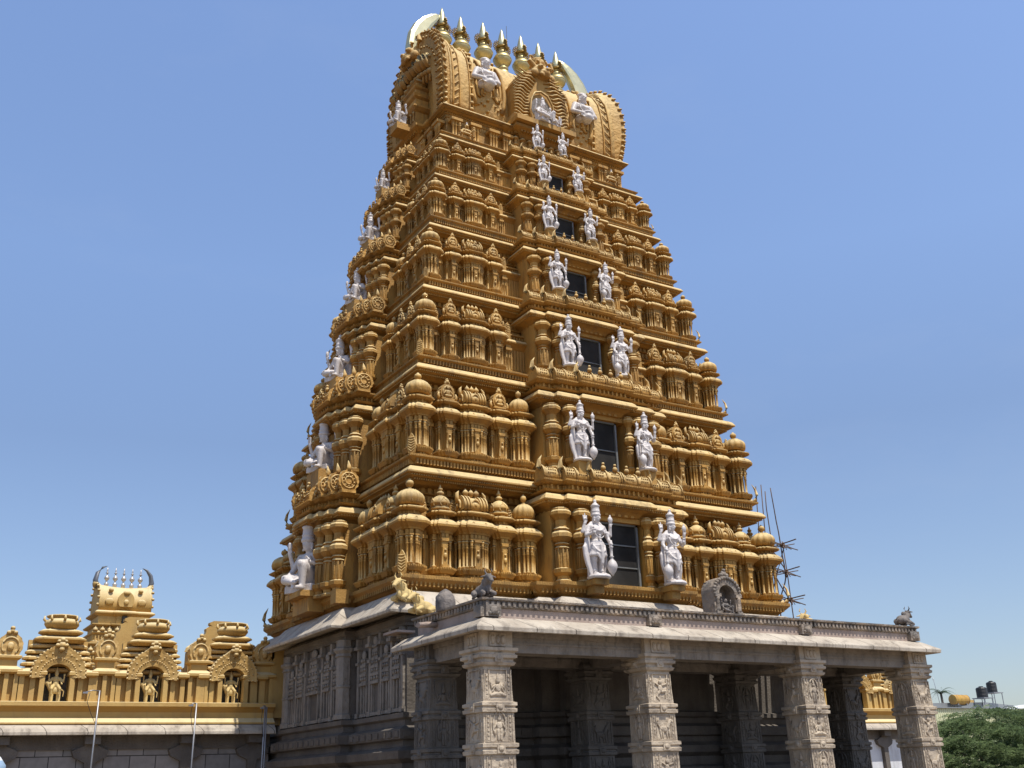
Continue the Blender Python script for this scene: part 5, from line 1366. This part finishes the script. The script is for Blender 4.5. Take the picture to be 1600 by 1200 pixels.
# a few very faint high wisps
nz = N.new('ShaderNodeTexNoise'); nz.inputs['Scale'].default_value = 3.2; nz.inputs['Detail'].default_value = 9; nz.inputs['Roughness'].default_value = .62
mpn = N.new('ShaderNodeMapping'); mpn.inputs['Scale'].default_value = (1, 1, 2.5); mpn.inputs['Location'].default_value = (.35, .1, .4)
L.new(tc.outputs['Generated'], mpn.inputs[0]); L.new(mpn.outputs[0], nz.inputs['Vector'])
mr = N.new('ShaderNodeMapRange'); mr.inputs[1].default_value = .56; mr.inputs[2].default_value = .85; mr.inputs[4].default_value = .08; L.new(nz.outputs[0], mr.inputs[0])
cm = N.new('ShaderNodeMix'); cm.data_type = 'RGBA'; L.new(mr.outputs[0], cm.inputs[0]); L.new(ml2.outputs[0], cm.inputs[6]); cm.inputs[7].default_value = (5.2, 5.6, 6.2, 1)
L.new(cm.outputs[2], bg.inputs[0])
sd = bpy.data.lights.new('sun', 'SUN'); sd.energy = 5.0; sd.angle = math.radians(.53); sd.color = (1, .955, .88)
so = bpy.data.objects.new('sun', sd); C.objects.link(so)
dirv = Vector((math.sin(sun_az)*math.cos(sun_el), -math.cos(sun_az)*math.cos(sun_el), math.sin(sun_el)))
so.rotation_euler = dirv.to_track_quat('Z', 'Y').to_euler(); so.location = dirv*100

# ground
mb = MB(); mb.bx(-3000, 3000, -3000, 3000, -1, 0)
GRD = paint('dusty_ground', (.22, .165, .11), (.16, .12, .08), scale=.2, bump=.3)
tag(mb.build('ground', GRD), 'dusty bare ground around the temple', kind='structure')

cam = bpy.data.cameras.new('camera'); co = bpy.data.objects.new('camera', cam); C.objects.link(co); sc.camera = co
cam.sensor_width = 36; cam.lens = 36*1627.09/1600; cam.clip_end = 8000
yaw, pitch, roll = .5622, .3643, -.0341
fw = Vector((math.sin(yaw)*math.cos(pitch), math.cos(yaw)*math.cos(pitch), math.sin(pitch)))
rt = Vector((math.cos(yaw), -math.sin(yaw), 0)); up = rt.cross(fw)
r2 = rt*math.cos(roll)+up*math.sin(roll); u2 = -rt*math.sin(roll)+up*math.cos(roll)
co.matrix_world = Matrix(((r2.x, u2.x, -fw.x, -26.782), (r2.y, u2.y, -fw.y, -42.393), (r2.z, u2.z, -fw.z, 1.6), (0, 0, 0, 1)))
sc.view_settings.view_transform = 'Standard'; sc.view_settings.look = 'None'; sc.view_settings.exposure = 0; sc.view_settings.gamma = 1


# ------------------------------------------------------------------ bamboo scaffold
scf = empty('bamboo_scaffold', (13.3, -3.9, 0)); tag(scf, 'dark bamboo scaffold lashed with rope beside the right corner of the tower', 'scaffold')
def sb(mb, name, mat): return mb.build(name, mat, scf, (-13.3, 3.9, 0))
for a, b in (((14.1, -4, 0), (13.82, -4, 12.9)), ((13.85, -3.9, 11.0), (13.45, -4, 15.75)), ((12.6, -3.5, 0), (12.76, -4, 15.85)), ((12.85, -4.2, 8), (12.98, -4, 15.5)), ((12.0, -3, 0), (12.37, -4, 15.7)), ((11.6, -2.0, 0), (11.8, -2.2, 13.5))):
    mb = MB(); pole(mb, a, b); sb(mb, 'upright_pole', WOOD)
for zc, xc in ((12.69, 13.83), (11.28, 13.84), (9.85, 13.93)):
    for a, b in (((-1.35, .3, -.3), (.75, -.1, .12)), ((-1.5, -.2, .1), (.8, .2, -.1)), ((-1.2, .5, .45), (.6, -.4, -.28)), ((-.3, -1.2, .05), (.25, 1.6, .1)), ((-.9, -.9, -.4), (.55, .5, .2))):
        mb = MB(); pole(mb, (xc+a[0], -4+a[1], zc+a[2]), (xc+b[0], -4+b[1], zc+b[2]), .032, .026); sb(mb, 'cross_pole', WOOD)
    mb = MB(); mb.ell((xc, -4, zc), (.11, .11, .17), 8, 6); mb.tube([(xc+.1, -4, zc), (xc+.13, -4.1, zc-.25)], .02, 5); sb(mb, 'rope_lashing', ROPE)
for a, b in (((12.7, -4, 10.2), (13.85, -4, 12.6)), ((12.9, -4, 12.5), (13.9, -4, 11.3)), ((13.9, -4, 11.2), (12.8, -4, 9.2)), ((12.5, -4, 11.6), (13.9, -4, 9.8)), ((12.2, -3.5, 9.0), (13.0, -4, 12.0))):
    mb = MB(); pole(mb, a, b, .035, .03); sb(mb, 'brace_pole', WOOD)
# ------------------------------------------------------------------ lamp posts by the left wall
def lamp_post(x, h, arm_, dbl, label):
    t = empty('lamp_post', (x, 2.5, 0)); tag(t, label, 'lamp post', 'metal lamp posts in front of the left wall')
    mb = MB(); mb.tube([(0, 0, 0), (.02, 0, h*.5), (.05, 0, h)], .035, 8)
    if dbl: mb.tube([(.11, 0, 0), (.12, 0, h-.05)], .03, 8)
    mb.build('pole', METAL, t)
    mb = MB(); mb.tube([(.05, 0, h-.02), (.05+arm_*.5, -.05, h+.0), (.05+arm_, -.1, h-.08)], .022, 6)
    mb.box((.05+arm_, -.1, h-.1), (.09, .05, .03)); mb.build('lamp_arm', METAL, t)
    mb = MB(); mb.tube([(.02+arm_*.6, -.05, h-.1), (arm_*.7, -.05, h-.45), (arm_*.35, -.05, h-.9), (.0, -.04, h-1.25)], .012, 5); mb.build('cable', WIRE, t)
lamp_post(-18.27, 5.47, -.55, False, 'thin metal lamp post with a side arm, leftmost of the three')
lamp_post(-14.42, 5.02, -.25, False, 'thin metal lamp post with a hanging cable, middle one of the three')
lamp_post(-11.5, 4.94, -.15, True, 'doubled metal lamp post nearest the tower corner')
# ------------------------------------------------------------------ striped parasol at the lower left edge
t = empty('market_parasol', (-24.16, -15, 0)); tag(t, 'parasol with yellow top and blue white striped rim at the left edge', 'parasol')
STRIPE = bpy.data.materials.new('striped_cloth'); nt_, N_, L_ = nodes(STRIPE); g_ = N_.new('ShaderNodeNewGeometry'); s_ = N_.new('ShaderNodeSeparateXYZ'); L_.new(g_.outputs['Position'], s_.inputs[0])
r_ = N_.new('ShaderNodeValToRGB'); r_.color_ramp.interpolation = 'CONSTANT'; m_ = N_.new('ShaderNodeMapRange'); m_.inputs[1].default_value = 2.2; m_.inputs[2].default_value = 3.0; L_.new(s_.outputs[2], m_.inputs[0]); L_.new(m_.outputs[0], r_.inputs[0])
r_.color_ramp.elements[0].color = (.35, .50, .66, 1); r_.color_ramp.elements[1].position = .25; r_.color_ramp.elements[1].color = (.75, .8, .8, 1); e_ = r_.color_ramp.elements.new(.4); e_.color = (.75, .65, .25, 1)
L_.new(r_.outputs[0], N_['Principled BSDF'].inputs['Base Color'])
mb = MB(); mb.lathe((0, 0, 0), [(.75, 2.05), (.75, 2.3), (.62, 2.48), (.35, 2.68), (.02, 2.78)], 20); mb.build('canopy', STRIPE, t)
mb = MB(); mb.tube([(0, 0, 0), (0, 0, 2.7)], .02, 8); mb.build('pole', METAL, t)
# ------------------------------------------------------------------ buildings and tanks at the right
PALE = paint('pale_green_wall', (.66, .66, .42), (.60, .60, .38), stain=(.4, .4, .28), stain_amt=.3)
ROOFG = simple('corrugated_sheet', (.30, .31, .31), .5, .3, .2, 2)
b1 = empty('warehouse', (98.5, 47, 0)); tag(b1, 'pale yellow green building with grey sheet roof behind the tree', 'building')
mb = MB(); mb.bx(-14, 10, -2, 12, 0, 8.4); 
for k in range(60): mb.bx(-14+.4*k, -13.9+.4*k, -2.05, -1.9, 0, 8.35)
mb.build('wall', PALE, b1)
mb = MB(); mb.prism([(-14.3, 8.4), (10.3, 8.4), (9, 9.0), (3, 9.35), (-8, 9.15), (-13.5, 8.9)], 0, 12.3); mb.bx(-14.2, 10.2, -2.25, 0, 8.39, 8.5); mb.build('roof', ROOFG, b1)
mb = MB(); mb.bx(-9.6, -8.2, -2.1, -1.95, 5.2, 6.6); mb.build('window', DARKI, b1)
mb = MB(); mb.tube([(-7.7, -2.2, 4), (-7.7, -2.2, 7.6)], .12, 8); mb.build('drain_pipe', PALE, b1)
mb = MB(); mb.bx(1.2, 3.0, 1.5, 4, 8.6, 9.75); mb.build('stair_head', YEL, b1)
b2 = empty('white_shed', (108, 40, 0)); tag(b2, 'white roofed shed at the right edge behind the tree', 'building')
mb = MB(); mb.bx(-7.4, 8, -3, 6, 0, 8.2); mb.build('wall', PALE, b2)
WR = simple('white_sheet', (.78, .79, .80), .5)
mb = MB(); mb.prism([(-7.7, 8.1), (8, 8.1), (8, 9.2), (.0, 9.0)], -3.4, 6.4); mb.build('roof', WR, b2)
t = empty('oil_tank', (95.2, 46.2, 9.55), 0, .72); tag(t, 'rusty yellow cylindrical tank lying on the flat roof', 'tank')
mb = MB(); n = 20; prof = [(-1.9, .78), (-1.88, .84), (-.6, .84), (-.58, .87), (-.54, .84), (.6, .84), (.62, .87), (.66, .84), (1.85, .84)]
mb.skin([mb.ring([(x, r*math.cos(a), r*math.sin(a)) for a in [2*PI*i_/n for i_ in range(n)]]) for x, r in prof], False); mb.build('drum', paint('rusty_yellow', (.55, .33, .06), (.42, .22, .05), stain=(.12, .06, .03), stain_amt=.6, rough=.5), t)
mb = MB(); mb.skin([mb.ring([(x, r*math.cos(a), r*math.sin(a)) for a in [2*PI*i_/n for i_ in range(n)]]) for x, r in [(1.85, .86), (1.92, .86), (1.93, .7), (1.98, .3)]], False); mb.build('end_cap', simple('dark_rust', (.09, .06, .05), .7), t)
mb = MB()
for x in (-1.2, 1.2): mb.bx(x-.12, x+.12, -.6, .6, -1.0, -.7)
mb.build('cradle', METAL, t)
BLK = simple('black_plastic', (.022, .022, .024), .45)
for x, y, z, r, h, lg, lb in ((100.1, 46.2, 9.85, .7, 1.35, .9, 'black plastic water tank standing low on the roof'), (103.4, 46.9, 10.6, .64, 1.4, 1.6, 'black plastic water tank on a tall metal stand')):
    t = empty('water_tank', (x, y, z)); tag(t, lb, 'water tank')
    mb = MB(); mb.lathe((0, 0, 0), [(r, 0), (r, h*.25), (r*1.03, h*.27), (r, h*.3), (r, h*.55), (r*1.03, h*.57), (r, h*.6), (r, h*.84), (r*.86, h*.93), (r*.4, h), (r*.38, h*1.06), (.01, h*1.07)], 20, smooth=False); mb.build('barrel', BLK, t)
    mb = MB(); mb.bx(-1.0, 1.0, -.9, .9, -.12, -.02)
    for a in (-1, 1):
        for b in (-1, 1): mb.bx(a*.85-.04, a*.85+.04, b*.75-.04, b*.75+.04, -lg-.1, -.1)
    mb.build('stand', METAL, t)
t = empty('antenna_mast', (96.3, 50, 9.2)); tag(t, 'thin leaning antenna mast above the flat roof', 'antenna')
mb = MB(); mb.tube([(0, 0, 0), (-.6, 0, 3.6)], .035, 5); mb.build('mast', METAL, t)
mb = MB(); mb.tube([(-.75, 0, 3.2), (-.4, 0, 3.15)], .02, 4); mb.build('crossbar', METAL, t)

# foliage
def leafmat(name, c1, c2):
    m = bpy.data.materials.new(name); nt, N, L = nodes(m); b = N['Principled BSDF']; b.inputs['Roughness'].default_value = .6
    oi = N.new('ShaderNodeNewGeometry'); n1 = N.new('ShaderNodeTexNoise'); n1.inputs['Scale'].default_value = 1.6; n1.inputs['Detail'].default_value = 3; L.new(oi.outputs['Position'], n1.inputs['Vector'])
    mx = N.new('ShaderNodeMix'); mx.data_type = 'RGBA'; mx.inputs[6].default_value = (*c1, 1); mx.inputs[7].default_value = (*c2, 1)
    ad = N.new('ShaderNodeMath'); ad.operation = 'MULTIPLY_ADD'; ad.inputs[1].default_value = .5; L.new(oi.outputs['Random Per Island'], ad.inputs[0]); L.new(n1.outputs[0], ad.inputs[2])
    mr = N.new('ShaderNodeMapRange'); mr.inputs[1].default_value = .4; mr.inputs[2].default_value = 1.1; L.new(ad.outputs[0], mr.inputs[0]); L.new(mr.outputs[0], mx.inputs[0])
    L.new(mx.outputs[2], b.inputs['Base Color'])
    tr = N.new('ShaderNodeBsdfTranslucent'); L.new(mx.outputs[2], tr.inputs[0]); ms = N.new('ShaderNodeMixShader'); ms.inputs[0].default_value = .45
    L.new(b.outputs[0], ms.inputs[1]); L.new(tr.outputs[0], ms.inputs[2]); L.new(ms.outputs[0], N['Material Output'].inputs[0])
    return m
LEAFM = leafmat('feathery_leaves', (.065, .095, .045), (.27, .36, .16)); LEAFD = leafmat('palm_leaves', (.03, .06, .02), (.06, .10, .03))
BARK = simple('bark', (.13, .10, .075), .9, 0, .5, 6)
def tree(x, y, label, cz, R, H, n_spray, seed, lm=LEAFM, group=None):
    rng = random.Random(seed)
    t = empty('tree', (x, y, 0)); tag(t, label, 'tree')
    tr = MB(); tr.tube([(0, 0, 0), (.1, .05, cz*.3), (-.05, .1, cz*.6)], [.32, .25, .2], 8)
    ends = []
    for k in range(9):
        a = 2*PI*k/9+rng.uniform(-.3, .3); rr = R*rng.uniform(.45, .8); zz = cz+rng.uniform(-.2, .7)*H*.5
        tr.tube([(-.05, .1, cz*.5), (rr*.4*math.cos(a), rr*.4*math.sin(a), cz*.8), (rr*math.cos(a), rr*math.sin(a), zz)], [.14, .09, .03], 6)
    tr.build('trunk', BARK, t)
    lv = MB()
    for k in range(n_spray):
        # sprays: a drooping feathery twig carrying paired leaflets
        a = rng.uniform(0, 2*PI); u = rng.random()**.45; ph = rng.uniform(-.55, 1.0)
        px = R*u*math.cos(a)*math.sqrt(max(0, 1-ph*ph*.6)); py = R*u*math.sin(a)*math.sqrt(max(0, 1-ph*ph*.6)); pz = cz+H*.5*ph*(1-.45*u*u)+.25*math.sin(px*2.1+seed)*math.cos(py*1.7)
        # leave gaps between tiers
        if math.sin(pz*4.2+px*.8+1.5*math.cos(py*.8+seed)) < -.25 and rng.random() < .93: continue
        da = math.atan2(py, px)+rng.uniform(-.9, .9); Ls = rng.uniform(.5, 1.0); dr = rng.uniform(.05, .35)
        for j in range(9):
            f = j/8; cx = px+Ls*f*math.cos(da); cy = py+Ls*f*math.sin(da); czz = pz+.12*math.sin(f*3)-dr*f*f
            for q in (-1, 1):
                wdt = .20*(1-.5*f); ax, ay = -math.sin(da)*q, math.cos(da)*q
                t1 = rng.uniform(-.06, .06)
                i0 = lv.vert((cx, cy, czz)); i1 = lv.vert((cx+ax*wdt*.5+math.cos(da)*.05, cy+ay*wdt*.5+math.sin(da)*.05, czz+.03+t1)); i2 = lv.vert((cx+ax*wdt+math.cos(da)*.03, cy+ay*wdt+math.sin(da)*.03, czz-.03+t1)); i3 = lv.vert((cx+ax*wdt*.5-math.cos(da)*.03, cy+ay*wdt*.5-math.sin(da)*.03, czz-.02))
                lv.face((i0, i1, i2, i3))
    me = bpy.data.meshes.new('crown'); me.from_pydata(lv.v, [], lv.f); link('crown', me, lm, t)
    return t
tree(43.4, 6.0, 'broad feathery green tree at the right edge below the water tanks', 1.5, 7.2, 8.0, 11000, 3)
tree(54, 8, 'feathery green tree cut by the right edge of the frame', 2.6, 4.8, 6.6, 4000, 5)
def palm(x, y, z, label):
    t = empty('palm_tree', (x, y, 0)); tag(t, label, 'palm tree')
    mb = MB(); mb.tube([(0, 0, 0), (.2, 0, z*.5), (0, 0, z)], [.22, .17, .15], 8); mb.build('trunk', BARK, t)
    mb = MB(); rng = random.Random(4)
    for k in range(16):
        a = 2*PI*k/16+rng.uniform(-.2, .2); L = rng.uniform(1.7, 2.4); up_ = rng.uniform(.3, 1.1)
        for j in range(14):
            f = j/13; p = Vector((L*f*math.cos(a), L*f*math.sin(a), z+up_*f*2-1.9*f*f)); sd_ = Vector((-math.sin(a), math.cos(a), -.5))
            for q in (-1, 1):
                e = p+Vector((sd_.x*q, sd_.y*q, -.55))*.42*(1.1-f); 
                mb.face([mb.vert(p), mb.vert(p+Vector((math.cos(a), math.sin(a), 0))*.1), mb.vert(e)])
    me = bpy.data.meshes.new('crown'); me.from_pydata(mb.v, [], mb.f); link('crown', me, LEAFD, t)
palm(99.5, 52, 11.0, 'small palm crown showing just right of the last porch pillar')
for x, y, z, r, lb in ((112, 62, 9.6, 2.2, 'round distant tree above the white shed'), (104.5, 60, 9.0, 1.6, 'small distant tree beside the tank stand')):
    tree(x, y, lb, z-1, r, 2.6, 500, int(x), LEAFD)
